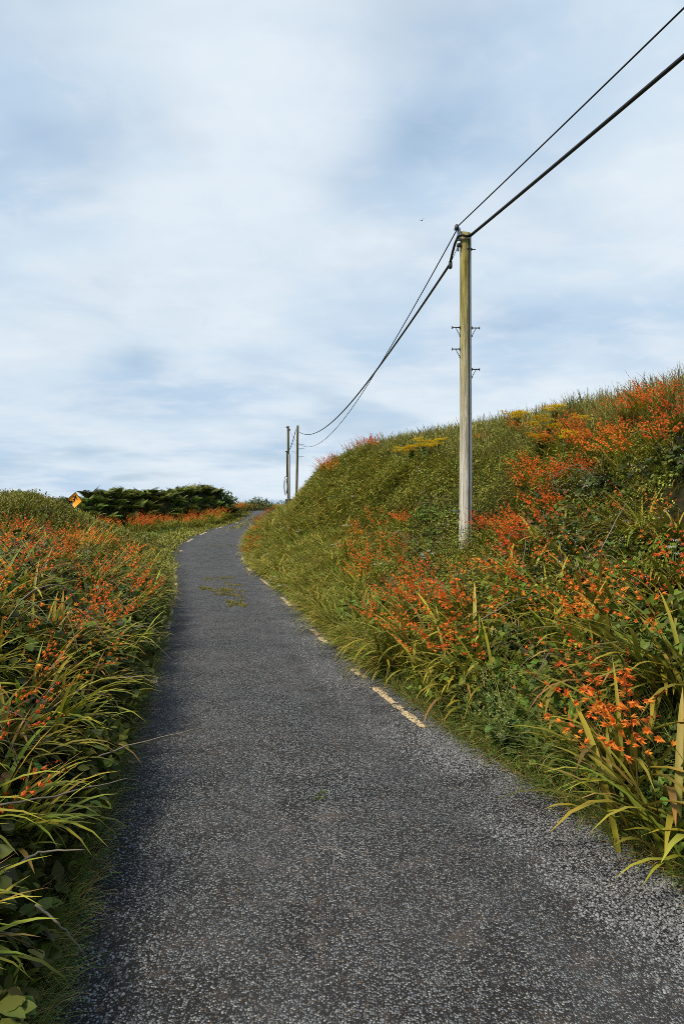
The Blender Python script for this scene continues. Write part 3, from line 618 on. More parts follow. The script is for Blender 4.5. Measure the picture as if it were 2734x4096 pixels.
def leafy_bush(name, x, y, rad, hgt, n, leaf, base, label, red=0.0, dz=-.1, flower=0):
    mb = MB(); ph = np.arccos(U(-.1, 1, n)); th = U(0, 2 * pi, n); rr = U(.6, 1.03, n) * (1 + .13 * nz(th * 2.2, ph * 3, 1, x))
    nrm = np.stack([np.sin(ph) * np.cos(th), np.sin(ph) * np.sin(th), np.cos(ph)], -1); P = nrm * rr[:, None] * (rad, rad, hgt)
    stamp(mb, SMALL_LONG[0] * (2.2, 1, 1), SMALL_LONG[1], P, nrm + rng.normal(0, .5, (n, 3)), nrm + (0, 0, .5) + rng.normal(0, .4, (n, 3)), leaf * U(.7, 1.3, n), cols(n, base, .3))
    lv = mb.mesh('bush_leaves', M['broad']); o = link(name, lv); o.location = (x, y, float(ground(x, y)) + dz); tag(o, label, 'shrub')
    st = MB()
    for i in range(7):
        a = rng.uniform(0, 6.28); t = np.linspace(0, 1, 5)[:, None]; st.tube(np.concatenate([np.cos(a) * rad * .6 * t, np.sin(a) * rad * .6 * t, hgt * .9 * t], 1), np.linspace(.03, .008, 5), 5, (.07, .055, .035))
    link('stem', st.mesh('bush_stems', M['stem']), o)
    if flower:
        f = MB(); i = rng.integers(0, n, flower); stamp(f, *FLOWER, P[i] * 1.03, nrm[i] + rng.normal(0, .4, (flower, 3)), rng.normal(0, 1, (flower, 3)), .08, cols(flower, (.62, .11, .02), .2)); link('blossom', f.mesh('bush_blossom', M['petal']), o)
    return o
leafy_bush('rounded_shrub', -9.55, 49.6, 1.9, .95, 3200, .17, (.055, .078, .016), 'tall rounded dark shrub at the right end of the bracken hedge', flower=26)
leafy_bush('low_shrub', -7.35, 59.5, 1.5, 1.15, 1500, .16, (.058, .075, .022), 'low olive shrub on the skyline left of the far lane crest')
leafy_bush('low_shrub', -5.2, 66.5, 2.2, 1.1, 1600, .17, (.05, .07, .02), 'low dark shrub behind the lane crest beside the stone wall')
def dock(seed, h=.7):
    mb = MB(); 
    for k in range(rng.integers(2, 5)):
        a = rng.uniform(0, 6.28); lean = rng.uniform(0, .18); hh = h * rng.uniform(.6, 1.1); t = np.linspace(0, 1, 6)[:, None]; x0, y0 = rng.normal(0, .08, 2)
        P = np.concatenate([x0 + cos(a) * lean * t * hh, y0 + sin(a) * lean * t * hh, hh * t], 1); mb.tube(P, np.linspace(.012, .005, 6), 4, (.05, .055, .02))
        n = 60; q = rng.random(n) ** .7; c = np.stack([np.interp(q, t[:, 0], P[:, i]) for i in range(3)], -1); aa = U(0, 6.28, n); D = np.stack([np.cos(aa), np.sin(aa), U(.3, 1.2, n)], -1)
        stamp(mb, *SMALL_LONG, c, D, D[:, [1, 0, 2]] * (-1, 1, 1) + (0, 0, .3), (.10 - .07 * q) * U(.6, 1.2, n), cols(n, (.055, .060, .018), .35, .15))
    return mb.mesh('dock_stems', M['broad'])
DK = [dock(i) for i in range(5)]
def sky_line(u):
    ys = np.concatenate([np.arange(6, 40, .1), np.arange(40, 75, .2)]); X = (u - 341.5) / F * ys; pv = 512 - F * (ground(X, ys) - EYE) / ys; i = pv.argmin(); return X[i], ys[i]
for u in np.concatenate([U(425, 683, 26), U(268, 320, 8), U(440, 520, 10)]):
    x, y = sky_line(u); put([DK[rng.integers(5)]], ['dock_plant'], x, y, float(ground(x, y)), rng.uniform(0, 6), rng.uniform(.4, .85), 'dark upright dock plant standing against the sky on the right hill', 'weed', 'dock plants on the right skyline')
for i in range(16):
    x, y = rng.uniform(-8.2, -5.6), rng.uniform(60, 64); put([DK[rng.integers(5)]], ['dock_plant'], x, y, float(ground(x, y)), rng.uniform(0, 6), rng.uniform(1.1, 2.0), 'dark upright dock plant behind the far lane crest', 'weed', 'dock plants behind the lane crest')
# grasses and leaves behind the crest
x = U(-9.5, -4.2, 9000); y = U(58.5, 66, 9000); m = (x < XL(y) - .1) | (y > 62.5); x, y = x[m], y[m]; n = len(x); c0 = cols(n, OLIVE, .2); c1 = cols(n, STRAW * .75, .25)
blades('grass', x, y, U(.3, .9, n), np.full(n, .05), U(0, .5, n), U(.2, 1.2, n), c0, c1, 1.5, 'olive and straw grass behind the crest of the lane', 3)
w = MB(); k = 0
for row in range(6):
    xx = -5.6 + rng.uniform(-.2, 0)
    while xx < -1.5:
        ln = rng.uniform(.3, .7); w.box((xx + ln / 2, 69 + rng.normal(0, .04), float(ZR(69)) - .1 + .12 + row * .24), (ln - .02, .5, .225), None, (1, 1, 1), .3); xx += ln
tag(w.build('stone_wall', M['stone']), 'dark dry stone wall behind the crest of the lane', 'wall')

# ------------------------------------------------------------------ yellow, white and pale flowers
def ragwort(seed):
    mb = MB(); fl = MB()
    for k in range(3):
        a = rng.uniform(0, 6.28); hh = rng.uniform(.6, .8); t = np.linspace(0, 1, 5)[:, None]; P = np.concatenate([cos(a) * .14 * t, sin(a) * .14 * t, hh * t], 1); mb.tube(P, np.linspace(.010, .006, 5), 4, (.08, .10, .03))
        n = 26; q = rng.random(n) * .8; c = P[0] + (P[-1] - P[0]) * q[:, None]; aa = U(0, 6.28, n); D = np.stack([np.cos(aa), np.sin(aa), U(.1, .8, n)], -1); stamp(mb, *OVATE, c, D, D[:, [1, 0, 2]] * (-1, 1, 1) + (0, 0, .6), .13 * U(.6, 1.1, n), cols(n, (.055, .085, .02), .25))
        for b in range(6):
            e = P[-1] + np.array((rng.normal(0, .13), rng.normal(0, .13), rng.uniform(-.02, .07))); mb.tube(np.array([P[-2], (P[-2] + e) / 2 + (0, 0, -.01), e]), .004, 3, (.09, .11, .03))
            m = 20; q = e + np.stack([rng.normal(0, .055, m), rng.normal(0, .055, m), rng.normal(0, .010, m)], -1); stamp(fl, *FLOWER, q, np.tile((0, 0, 1.), (m, 1)) + rng.normal(0, .25, (m, 3)), rng.normal(0, 1, (m, 3)), .034, cols(m, (.80, .56, .02), .15, .05))
    return mb.mesh('ragwort_leaves', M['broad']), fl.mesh('ragwort_heads', M['petal'])
RW = [ragwort(i) for i in range(3)]
for u, v, sc, lab in ((551, 405, .7, 'yellow ragwort highest on the hill right of the near pole'), (551, 420, .95, 'big yellow ragwort standing tall in the grass right of the near pole'), (541, 434, .75, 'yellow ragwort lowest of the three right of the near pole'), (516, 411, .9, 'dull yellow ragwort on the skyline above the near pole'),
                      (396, 448, .8, 'yellow ragwort just right of the orange hill crest'), (408, 445, .9, 'yellow ragwort between the hill crest and the near pole'), (424, 440, 1.1, 'wide yellow ragwort just left of the near pole'), (436, 438, .7, 'yellow ragwort closest to the near pole on its left'),
                      (565, 432, .7, 'yellow ragwort at the top of the orange band on the bank'), (584, 416, .6, 'yellow ragwort among orange flowers below the skyline'), (640, 404, .6, 'yellow ragwort in orange flowers on the upper right bank'), (575, 421, .5, 'small yellow ragwort beside the tall one on the bank')):
    x, y, ok = hit(u, v + 3, .72 * sc); x, y = (x, y) if ok[0] else tuple(np.array([q]) for q in sky_line(u)); put(RW[rng.integers(3)], ['ragwort_plant', 'blossom'], x[0], y[0], float(ground(x, y)[0]) + .02, rng.uniform(0, 6), sc * 1.0, lab, 'flowers', 'ragwort plants on the hill')
def umbel(seed):
    mb = MB(); n = 5; fl = MB()
    for k in range(n):
        a = rng.uniform(0, 6.28); hh = rng.uniform(.22, .42); r = rng.uniform(.02, .16); e = np.array((cos(a) * r, sin(a) * r, hh)); mb.tube(np.array([(0, 0, 0), e * (.4, .4, .55), e]), .003, 3, (.09, .11, .035), cap=False)
        m = 14; q = e + np.stack([rng.normal(0, .02, m), rng.normal(0, .02, m), rng.normal(0, .004, m)], -1); stamp(fl, *FLOWER, q, np.tile((0, 0, 1.), (m, 1)) + rng.normal(0, .3, (m, 3)), rng.normal(0, 1, (m, 3)), .016, cols(m, (.72, .72, .68), .06, .02))
    nn = 24; D = rng.normal(0, 1, (nn, 3)); D[:, 2] = abs(D[:, 2]) * .6; stamp(mb, *SMALL_LONG, D * .03 + (0, 0, .1), D, rng.normal(0, .4, (nn, 3)) + (0, 0, 1), .12, cols(nn, (.06, .09, .025)))
    return mb.mesh('yarrow_stems', M['broad']), fl.mesh('yarrow_heads', M['petal'])
UM = [umbel(i) for i in range(4)]
def umbels(poly, n, r, sc, label, group):
    for x, y in scatter_poly(poly, n, r, .3): put(UM[rng.integers(4)], ['white_yarrow', 'blossom'], x, y, float(ground(x, y)), rng.uniform(0, 6), rng.uniform(*sc), label, 'flowers', group)
umbels([(256, 545), (262, 518), (280, 505), (300, 520), (300, 560), (280, 590), (262, 585)], 70, lambda y: 1.1, (.6, .95), 'white yarrow in the grass beside the far right lane edge', 'white yarrow on the grassy slope')
umbels([(300, 500), (420, 450), (440, 480), (430, 560), (350, 580)], 60, lambda y: 1.5, (.7, 1.1), 'scattered white yarrow higher on the grassy slope', 'white yarrow high on the slope')
umbels([(575, 490), (683, 470), (683, 570), (600, 560)], 60, lambda y: .55, (.7, 1.1), 'white flower heads among brambles on the upper right bank', 'white flowers among the right brambles')
umbels([(85, 520), (130, 522), (160, 560), (110, 600), (20, 600), (20, 570)], 30, lambda y: 1.2, (.6, .9), 'small white flowers among montbretia on the left mound', 'white flowers on the left mound')
def radish(seed):
    mb = MB(); fl = MB()
    for k in range(14):
        a = rng.uniform(0, 6.28); hh = rng.uniform(.25, .55); r = rng.uniform(.05, .34); e = np.array((cos(a) * r, sin(a) * r, hh)); mb.tube(np.array([(0, 0, 0), e * (.3, .3, .55), e]), .0035, 3, (.10, .14, .045), cap=False)
        m = 9; q = e * U(.75, 1.05, m)[:, None] + rng.normal(0, .03, (m, 3)); stamp(fl, *FLOWER, q, rng.normal(0, .6, (m, 3)) + (0, 0, .8), rng.normal(0, 1, (m, 3)), .017, cols(m, (.62, .60, .22), .1, .04))
        n = 12; c = e * U(.1, .8, n)[:, None]; D = rng.normal(0, 1, (n, 3)); stamp(mb, *OVATE, c, D, rng.normal(0, .4, (n, 3)) + (0, 0, 1), .085, cols(n, (.058, .095, .024), .2))
    return mb.mesh('radish_leaves', M['broad']), fl.mesh('radish_flowers', M['petal'])
RD = [radish(i) for i in range(2)]
for u, v, lab in ((468, 672, 'pale yellow flowered weed highest on the lower right bank'), (486, 688, 'pale yellow flowered weed in the middle of its patch above the lane'), (504, 700, 'pale yellow flowered weed beside the long montbretia leaves'), (512, 725, 'pale yellow flowered weed lowest and closest to the lane')):
    x, y, ok = hit(u, v, .25); put(RD[rng.integers(2)], ['wild_radish', 'blossom'], x[0], y[0], float(ground(x, y)[0]), rng.uniform(0, 6), .75, lab, 'weed', 'pale flowered weeds on the right verge')
# moss and small weeds in the road
def cushion(seed, n, sx, sy, h, c):
    mb = MB(); k = 9; bx, by, br = rng.normal(0, sx, k), rng.normal(0, sy * 1.3, k), U(.12, .4, k); i = rng.integers(0, k, n); P = np.stack([bx[i] + br[i] * rng.normal(0, sx, n), by[i] + br[i] * rng.normal(0, sy * 1.4, n), np.full(n, -.004)], -1); ribbons(mb, P, U(0, 6.28, n), U(.2, 1.1, n), U(.4, 1, n) * h, np.full(n, .008), U(.2, .9, n), 2, cols(n, c, .2), cols(n, np.array(c) * 1.4, .2)); return mb.mesh('moss_blades', M['moss'])
for u, v, sx, sy, lab in ((217, 580, .13, .22, 'thin streak of moss farthest up the middle of the lane'), (219, 589, .16, .30, 'mossy grass patch in the middle of the lane'), (225, 596, .13, .26, 'widest green moss patch on the crown of the lane'), (231, 607, .10, .2, 'nearest small moss streak on the lane'), (223, 542, .35, .3, 'mossy patch on the lane far up by the bend'), (206, 590, .05, .1, 'tiny moss spot left of the larger lane patch')):
    y = F * EYE / (v - 512) if v > 560 else 26.5; x = (u - 341.5) / F * y; o = link('moss_patch', cushion(u, int(900), sx * 1.15, sy * 1.15, .055, (.15, .135, .025))); o.location = (x, y, float(road_z(x, y))); tag(o, lab, 'moss', 'moss patches on the lane')
o = link('grass_sprig', cushion(3, 26, .02, .03, .05, (.06, .09, .02))); y = F * EYE / (799 - 512); o.location = ((321 - 341.5) / F * y, y, float(road_z((321 - 341.5) / F * y, y))); tag(o, 'tiny green sprig growing alone in the middle of the near lane', 'weed')
# loose chippings along the edges
n = 26000; x, y = plan(n, 1.8, 14, 1, -.62, .05, .8, 1.7); x2, y2 = plan(1500, 1.6, 7, -1, -.4, .0, 1, 1.6); keep = nz(x, y, 2.1, 3) + rng.normal(0, .3, n) > -.1; x, y = np.concatenate([x[keep], x2]), np.concatenate([y[keep], y2]); n = len(x)
T = np.array([(-1, -.6, 0), (.2, -.9, 0), (1, -.1, 0), (.5, .8, 0), (-.6, .8, 0), (-.5, -.3, .7), (.45, -.35, .8), (.3, .4, .65), (-.35, .4, .75)]); fs = [[(5, 6, 7, 8)], [(0, 1, 6), (0, 6, 5), (1, 2, 6), (2, 7, 6), (2, 3, 7), (3, 8, 7), (3, 4, 8), (4, 5, 8), (4, 0, 5)]]
mb = MB(); aa = U(0, 6.28, n); g = U(.06, .26, n)[:, None] * np.array((.98, 1, 1.04)); stamp(mb, T, fs, np.stack([x, y, road_z(x, y) - .001], -1), np.stack([np.cos(aa), np.sin(aa), rng.normal(0, .12, n)], -1), np.tile((0, 0, 1.), (n, 1)) + rng.normal(0, .2, (n, 3)), U(.003, .0075, n), g)
def stone_mat():
    t = NT(mat('loose_chipping')); return t.out(t.principled(t.attr('Col').outputs['Color'], .6, .35))
tag(mb.build('gravel', stone_mat()), 'loose grey chippings lying along the lane edges', 'gravel', kind='stuff')
# dead canes
def dead(points, r, label):
    P = np.array(points, float); t = np.linspace(0, len(P) - 1, 14); Q = np.stack([np.interp(t, range(len(P)), P[:, i]) for i in range(3)], -1); Q[1:-1] += rng.normal(0, .0022, (12, 3)); mb = MB(); mb.tube(Q, np.linspace(r, r * .4, 14), 5, (.20, .165, .12)); tag(mb.build('dead_cane', M['stem']), label, 'twig', 'bare dead canes')
def at(u, v, y): return ((u - 341.5) / F * y, y, EYE + (512 - v) / F * y)
dead([at(90, 760, 3.4), at(130, 745, 3.5), at(202, 728, 3.6)], .005, 'bare pale cane lying across the long leaves on the left')
dead([at(15, 865, 2.3), at(40, 852, 2.35), at(85, 850, 2.4)], .006, 'thick bare cane reaching from the bottom left bank')
dead([at(35, 905, 2.1), at(60, 925, 2.1), at(85, 955, 2.15)], .005, 'bent bare cane lowest in the bottom left corner')
dead([at(0, 805, 2.5), at(60, 795, 2.6), at(130, 778, 2.8)], .005, 'dark bramble cane stretched over the left leaves')
dead([at(480, 620, 5.4), at(515, 600, 5.6), at(560, 590, 5.8), at(585, 598, 5.9)], .005, 'arched pale cane across the middle of the right bank')
dead([at(520, 580, 7), at(525, 545, 7), at(523, 530, 7)], .006, 'upright bare forked cane right of the near pole')
dead([at(600, 550, 6), at(618, 515, 6.1), at(628, 500, 6.2)], .005, 'slanting straw coloured cane among the white bramble blossom')
for u, v in ((165, 640), (170, 655), (158, 690)):
    y = F * 1.2 / (v - 512); dead([at(u - 45, v - 12, y), at(u - 18, v - 14, y), at(u + 3, v + (6 if u == 170 else -2), y)], .004, {165: 'upper', 170: 'middle', 158: 'lower'}[u] + ' thin pale cane poking over the left lane edge')

# ------------------------------------------------------------------ poles, cables, sign, bird
def shaft(h, r0, r1, slant=0.0, groove=False, n=26, below=.6):
    zs = np.concatenate([[-below], np.linspace(0, h - .15, 26), [h]]); th = np.arange(n) * 2 * pi / n; V = []
    for z in zs:
        r = r0 + (r1 - r0) * max(z, 0) / h; rr = np.full(n, r) * (1 + .012 * np.sin(th * 3 + z * 1.3) + .008 * np.sin(th * 7 - z * 2))
        if groove and z < h - .2:
            k = np.argmin(np.abs((th - R(-62) + pi) % (2 * pi) - pi)); rr[k] *= .80
        x, y = rr * np.cos(th), rr * np.sin(th); V.append(np.stack([x, y, z + (slant * y - slant * .25 * x if z == h else 0 * x)], -1))
    m = len(zs); V = np.concatenate(V); i = np.arange(m - 1)[:, None] * n; j = np.arange(n)[None]; k = (j + 1) % n
    mb = MB(); mb.add(V, [np.stack([i + j, i + k, i + n + k, i + n + j], -1).reshape(-1, 4), (np.arange(n) + (m - 1) * n)[None]]); return mb
def rotz(a): c, s_ = cos(a), sin(a); return np.array([(c, -s_, 0), (s_, c, 0), (0, 0, 1)])
PX, PY = (465 - 341.5) / F * 11, 11.0; PZ = float(ground(PX, PY)); PTOP = EYE + (512 - 232) / F * 11; print('pole base at', proj(PX, PY, PZ))
pole = bpy.data.objects.new('utility_pole', None); COL.objects.link(pole); pole.location = (PX, PY, PZ)
tag(pole, 'near weathered wooden utility pole with iron steps standing on the right bank', 'utility pole', 'wooden utility poles')
H = PTOP - PZ
sh = shaft(H, .105, .088, .55, True).build('shaft', M['wood'], pole)
def step_bolt(side, z, parent, r, ln=.125, y=-.02):
    mb = MB(); x0 = side * r; x1 = side * (r + ln)
    mb.tube([(x0 - side * .02, y, z), (x1, y, z)], .0095, 8); mb.tube([(x1, y, z - .022), (x1, y, z + .022)], .0085, 6); mb.tube([(x0 + side * ln * .55, y, z - .008), (x0 + side * .002, y, z - .125)], .006, 6)
    mb.box((x0 + side * .004, y, z), (.012, .035, .045)); mb.box((x0 + side * .004, y, z - .13), (.014, .024, .028)); return mb.build('step_bolt', M['iron'], parent)
zp = lambda srcy: EYE + (512 - srcy / 4.0) / F * 11 - PZ
for side, sy in ((-1, 1311), (1, 1313), (-1, 1397), (1, 1478)): step_bolt(side, zp(sy), pole, .094)
for side in (-1, 1): step_bolt(side, .55, pole, .104)
mb = MB(); mb.box((-.115, -.03, zp(938)), (.05, .05, .17), C=(1, 1, 1)); mb.box((-.10, -.035, zp(960)), (.09, .055, .035)); mb.box((-.15, -.04, zp(918)), (.07, .06, .05), rotz(.4)); top_br = mb.build('cable_bracket', M['galv'], pole)
ins = MB(); ins.tube([(-.155, -.075, zp(925)), (-.155, -.075, zp(910))], [.03, .034], 10); ins.tube([(-.155, -.075, zp(909.5)), (-.155, -.075, zp(905))], [.022, .018], 10); ins.build('insulator', M['iron'], top_br)
mb = MB(); mb.box((-.115, -.05, zp(985)), (.065, .06, .05), rotz(.3)); mb.box((-.13, -.05, zp(1000)), (.03, .02, .075)); mb.tube([(-.15, -.05, zp(988)), (-.08, -.05, zp(988))], .012, 8); mb.build('cable_clamp', M['iron'], pole)
mb = MB(); a = R(45); rx = np.array([(cos(a), 0, -sin(a)), (0, 1, 0), (sin(a), 0, cos(a))]); mb.box((.028, -.093, zp(1000)), (.05, .012, .05), rx); mb.tube([(.028, -.095, zp(1000)), (.028, -.115, zp(1000))], .011, 6); mb.build('washer_plate', M['iron'], pole)
mb = MB(); mb.tube([(.07, -.02, zp(999)), (.155, -.02, zp(999))], .008, 8); mb.tube([(.088, -.02, zp(999)), (.103, -.02, zp(999))], [.024, .016], 8); mb.build('through_bolt', M['iron'], pole)
mb = MB(); mb.tube([(.0, -.11, zp(962)), (.03, -.125, zp(966)), (.06, -.115, zp(958)), (.045, -.10, zp(952)), (.01, -.10, zp(955)), (.0, -.11, zp(962))], .013, 8, cap=False); mb.build('cable_thimble', M['galv'], pole)
far_poles = []
for u, ut, vt, Y, rad, base_v, lab in ((296, 297.1, 425.5, 50., .078, 476, 'distant leaning wooden pole with iron steps behind the hill crest'), (287.9, 287.7, 426.2, 54., .084, 484, 'distant upright wooden pole farthest left with a cable duct')):
    x = (u - 341.5) / F * Y; z0 = float(ground(x, Y)); zt = EYE + (512 - vt) / F * Y
    e = bpy.data.objects.new('utility_pole', None); COL.objects.link(e); e.location = (x, Y, z0); tag(e, lab, 'utility pole', 'wooden utility poles')
    dx = (ut - u) / F * Y; e.rotation_euler = (0, math.atan2(dx, (zt - z0) * .8), 0); far_poles.append((e, x, Y, z0, zt)); shaft(zt - z0, rad * 1.12, rad, 0.0).build('shaft', M['farwood'], e)
e, x, Y, z0, zt = far_poles[0]
zf = lambda srcv, Y, z0: EYE + (512 - srcv / 4.0) / F * Y - z0
for side, sv in ((-1, 1776), (1, 1777), (1, 1793.5), (-1, 1807.5), (1, 1826)): step_bolt(side, zf(sv, 50, z0), e, .08, .40, -.02).scale = (1, 1, 1)
e, x, Y, z0, zt = far_poles[1]
mb = MB(); mb.tube([(.06, -.085, -.3), (.055, -.09, zf(1818, 54, z0))], .035, 8); mb.build('cable_duct', M['ivory'], e)
mb = MB(); zc = zf(1807, 54, z0); mb.tube([(-.09, -.04, zc + .02), (-.115, -.04, zc - .1), (-.115, -.04, zc - 1.0), (-.11, -.04, zc - 2.0)], .03, 6); t = np.linspace(0, 2 * pi, 18); mb.tube(np.stack([-.2 + .13 * np.cos(t), -.04 + 0 * t, zc - 2.7 + .75 * np.sin(t)], -1), .022, 6); mb.tube(np.stack([-.19 + .10 * np.cos(t), -.06 + 0 * t, zc - 2.75 + .55 * np.sin(t)], -1), .02, 6); mb.tube([(.11, .02, -.2), (.115, .02, zc - .2)], .03, 6); mb.build('cable_coil', M['rubber'], e)
mb = MB(); mb.box((-.10, -.05, zf(1709, 54, z0)), (.10, .08, .12)); mb.box((.11, -.03, zf(1719, 54, z0)), (.14, .08, .12)); mb.box((-.13, -.03, zc + .02), (.2, .08, .08)); mb.build('cable_clamp', M['iron'], e)
def cable(fn, y0, y1, r, name, m, label, n=60, extra_start=None, extra_end=None):
    y = np.linspace(y0, y1, n); P = [np.array(fn(v)) for v in y]
    if extra_start is not None: P = [np.array(p, float) for p in extra_start] + P
    if extra_end is not None: P = P + [np.array(p, float) for p in extra_end]
    mb = MB(); mb.tube(np.array(P), r, 8); o = mb.build(name, m, None, True); return tag(o, label, 'cable', 'overhead cables')
pz = lambda srcy: EYE + (512 - srcy / 4.0) / F * 11
x2, x3 = far_poles[0][1], far_poles[1][1]
CX0, CX1 = PX - .14, PX - .12
w8 = lambda a, b, t: a + (b - a) * t
th2 = pz(1035); kk = lambda Y: 5.23 + .00355 * (Y - 24) ** 2
dz0 = pz(1020) - kk(11.4)
cable(lambda Y: (w8(PX - .19, x2, (Y - 11.4) / 38.5), Y, kk(Y) + dz0 * max(0, 1 - (Y - 11.4) / 8) ** 2), 11.4, 49.9, .021, 'overhead_cable', M['rubber'], 'thick black cable sagging from the near pole to the leaning distant pole', 90,
      extra_start=[(PX + .05, PY - .12, pz(955)), (PX - .02, PY - .13, pz(957)), (PX - .09, PY - .12, pz(950)), (PX - .135, PY - .08, pz(953)), (PX - .165, PY + .05, pz(970)), (PX - .18, PY + .2, pz(992))])
cl_ = MB(); cl_.tube([(PX - .175, 11.36, pz(1020) + .05), (PX - .185, 11.37, pz(1020) + .03), (PX - .185, 11.38, pz(1020) - .06), (PX - .19, 11.39, pz(1020) - .09)], [.012, .03, .034, .014], 8); cl_.tube([(PX - .17, 11.35, pz(1020) + .04), (PX - .13, 11.0, pz(988))], .005, 5); cl_.build('cable_clamp', M['iron'], [o for o in bpy.data.objects if o.name.startswith('overhead_cable')][0])
kt = lambda Y: 4.70 + .0053 * (Y - 28) ** 2
dz1 = pz(925) - kt(11)
cable(lambda Y: (w8(PX - .155, x3, (Y - 11) / 43), Y, kt(Y) + dz1 * max(0, 1 - (Y - 11) / 8) ** 2), 11.0, 53.95, .010, 'overhead_wire', M['wire'], 'thin wire sagging from the near pole past the leaning pole to the farthest pole', 90)
z2 = EYE + (512 - 1719 / 4.0) / F * 50; z3 = EYE + (512 - 1807 / 4.0) / F * 54
t = np.linspace(0, 1, 24); P = np.stack([x2 - .05 + (x3 + .02 - x2) * (t * .45 + .55 * t ** 1.0), 50 + 3.95 * t, z2 + (z3 - z2) * t - 1.0 * t * (1 - t) * 1.0 + 0 * t], -1); mb = MB(); mb.tube(P, .028, 6); tag(mb.build('overhead_cable', M['rubber'], None, True), 'black cable drooping between the two distant poles', 'cable', 'overhead cables')
def back_span(p0, u, v, sag, span, r, name, m, label):
    # the span that runs back over the viewer; leaves the picture at its right border through (u,v)
    a = (u - 341.5) / F; tan = (512 - v) / F; best = None
    Yc = {10: 6.26, 59: 6.67}[v]; d = PY - Yc; sx = (a * Yc - p0[0]) / d; t = d / span
    z_end = (EYE + tan * Yc - p0[2] + 4 * sag * t * (1 - t)) / t + p0[2]
    tt = np.linspace(0, 1, 80); P = np.stack([p0[0] + sx * span * tt, p0[1] - span * tt, p0[2] + (z_end - p0[2]) * tt - 4 * sag * tt * (1 - tt)], -1)
    mb = MB(); mb.tube(P, r, 8); tag(mb.build(name, m, None, True), label, 'cable', 'overhead cables')
back_span((PX + .05, PY - .12, pz(955)), 683, 59, .45, 34, .0235, 'overhead_cable', M['rubber'], 'thick black cable running from the near pole off the upper right of the view')
back_span((PX - .15, PY - .08, pz(915)), 683, 10, .4, 34, .0095, 'overhead_wire', M['wire'], 'thin upper wire running from the near pole off the top right corner')
# warning sign
SY = 31.0; sc = SY / F / 4.0; SXc, SZc = (302 / 4.0 - 341.5) / F * SY, EYE + (512 - 2001 / 4.0) / F * SY
def sp(px, py): return np.array(((240 + px / 9.8 - 302) * sc, (2001 - 1940 - py / 9.8) * sc))   # sign drawing units -> metres across, up
sg = bpy.data.objects.new('warning_sign', None); COL.objects.link(sg); zb = float(ground(SXc, SY)); sg.location = (SXc, SY, zb); tag(sg, 'orange diamond warning sign of a figure falling off an edge, on the left bank', 'road sign')
def plate(mb, pts, y0, y1):
    pts = np.array(pts); 
    area = np.sum(pts[:, 0] * np.roll(pts[:, 1], -1) - np.roll(pts[:, 0], -1) * pts[:, 1])
    if area < 0: pts = pts[::-1]
    n = len(pts); V = np.concatenate([np.stack([pts[:, 0], np.full(n, y), pts[:, 1] + SZc - zb], -1) for y in (y0, y1)])
    j = np.arange(n); mb.add(V, [np.stack([j, (j + 1) % n, (j + 1) % n + n, j + n], -1), j[None], (j + n)[::-1][None]])
def roundc(c, r=.10):
    c = np.array(c); out = []
    for i in range(len(c)):
        p, q, s_ = c[i - 1], c[i], c[(i + 1) % len(c)]; a = q + (p - q) * r; b = q + (s_ - q) * r
        for t in (0, .5, 1): out.append((1 - t) ** 2 * a + 2 * t * (1 - t) * q + t * t * b)
    return np.array(out)
cor = [sp(595, 268), sp(268, 557), sp(552, 925), sp(865, 643)]; cen = sum(cor) / 4
mb = MB(); plate(mb, roundc(cor, .05), .006, .0); pl = mb.build('sign_plate', M['black'], sg)
mb = MB(); plate(mb, roundc([cen + (c - cen) * .925 for c in cor], .05), -.0005, -.004); face = mb.build('sign_face', M['signface'], pl)
fig = MB()
def stroke(a, b, wa, wb):
    a, b = np.array(sp(*a)), np.array(sp(*b)); d = b - a; d /= np.linalg.norm(d); p = np.array((-d[1], d[0])); wa, wb = wa * sc / 9.8, wb * sc / 9.8
    t = np.linspace(-pi / 2, pi / 2, 7); e1 = [b + wb * (np.cos(q) * d + np.sin(q) * p) for q in t]; e0 = [a - wa * (np.cos(q) * d + np.sin(q) * p) for q in t]; plate(fig, e1 + e0, *next(lay))
lay = iter([(-.0045, -.0060 - .0006 * i) for i in range(40)])
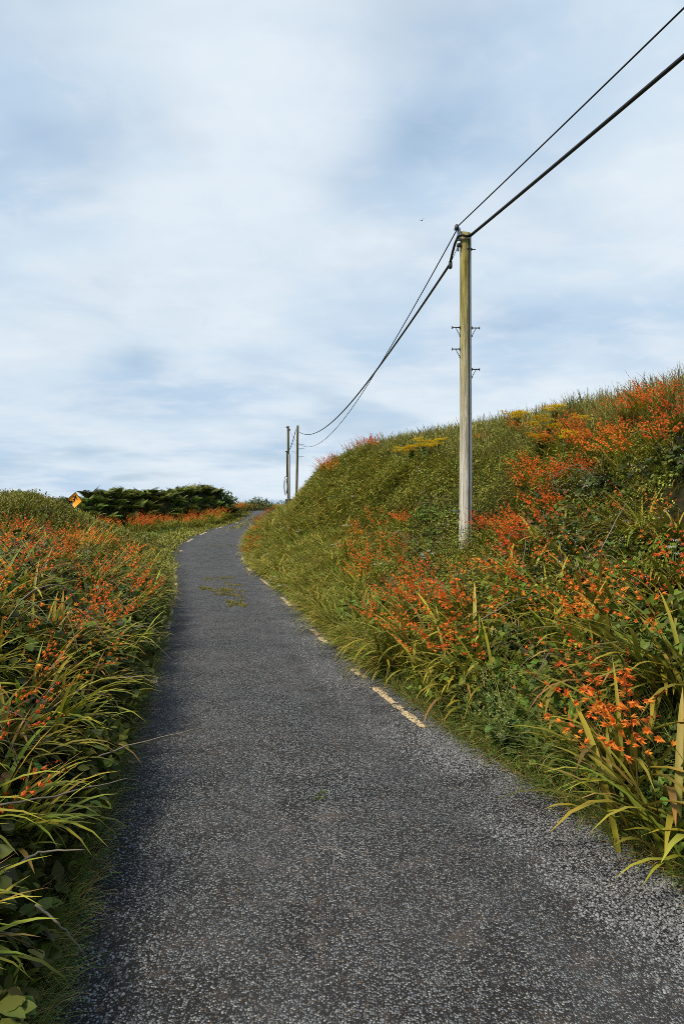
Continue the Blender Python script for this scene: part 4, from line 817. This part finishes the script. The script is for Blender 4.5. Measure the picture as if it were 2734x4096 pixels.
hd = sp(618, 416); q = np.linspace(0, 2 * pi, 17)[:-1]; plate(fig, [hd + 24 * sc / 9.8 * np.array((cos(a), sin(a))) for a in q], *next(lay))
for s_ in (((598, 455), (560, 555), 36, 26), ((620, 470), (642, 545), 18, 14), ((642, 545), (680, 580), 14, 11), ((590, 440), (520, 438), 17, 15), ((520, 438), (484, 488), 15, 12), ((548, 555), (515, 582), 22, 18), ((515, 582), (452, 578), 17, 13), ((452, 580), (456, 603), 10, 8), ((568, 560), (570, 612), 21, 17), ((570, 612), (525, 645), 17, 14), ((522, 648), (530, 682), 11, 9)): stroke(*s_)
plate(fig, [sp(300, 603), sp(490, 632), sp(478, 812)], *next(lay)); fig.build('sign_symbol', M['black'], face)
mb = MB(); mb.tube([(.0, .045, -.5), (.0, .045, SZc - zb + .2)], .038, 12); mb.build('sign_post', M['galv'], sg)
mb = MB()
for dz in (-.12, .14): mb.box((0, .03, SZc - zb + dz), (.16, .05, .03))
mb.build('bracket', M['galv'], sg)
# bird
b = MB(); t = np.linspace(0, 1, 9)
b.tube(np.stack([0 * t, -.25 + .5 * t, .02 * np.sin(pi * t)], -1), .01 + .075 * np.sin(pi * t) ** .8, 8); bird = link('seagull', b.mesh('gull_body', M['bird'], True)); BY = 150.
bird.location = at(421.4, 220.4, BY); bird.rotation_euler = (R(10), R(-32), R(20)); bird.scale = (1.25,) * 3; tag(bird, 'small dark seagull gliding in the sky left of the pole top', 'bird')
for s_ in (-1, 1):
    wv = MB(); u_ = np.linspace(0, 1, 7); X = s_ * (.04 + .56 * u_); Zt = .16 * np.sin(u_ * 2.3) ; ch = .17 * (1 - u_ ** 2.2 * .85); yc = .03 + .05 * np.sin(u_ * pi) - .12 * u_ ** 2
    V = np.concatenate([np.stack([X, yc + ch / 2, Zt], -1), np.stack([X, yc - ch / 2, Zt - .01], -1), np.stack([X, yc, Zt + .025], -1)]); i = np.arange(6)
    wv.add(V, [np.concatenate([np.stack([i + p, i + 1 + p, i + 1 + q_, i + q_], -1) for p, q_ in ((0, 14), (14, 7), (7, 0))])]); link('wing', wv.mesh('gull_wing', M['bird']), bird)
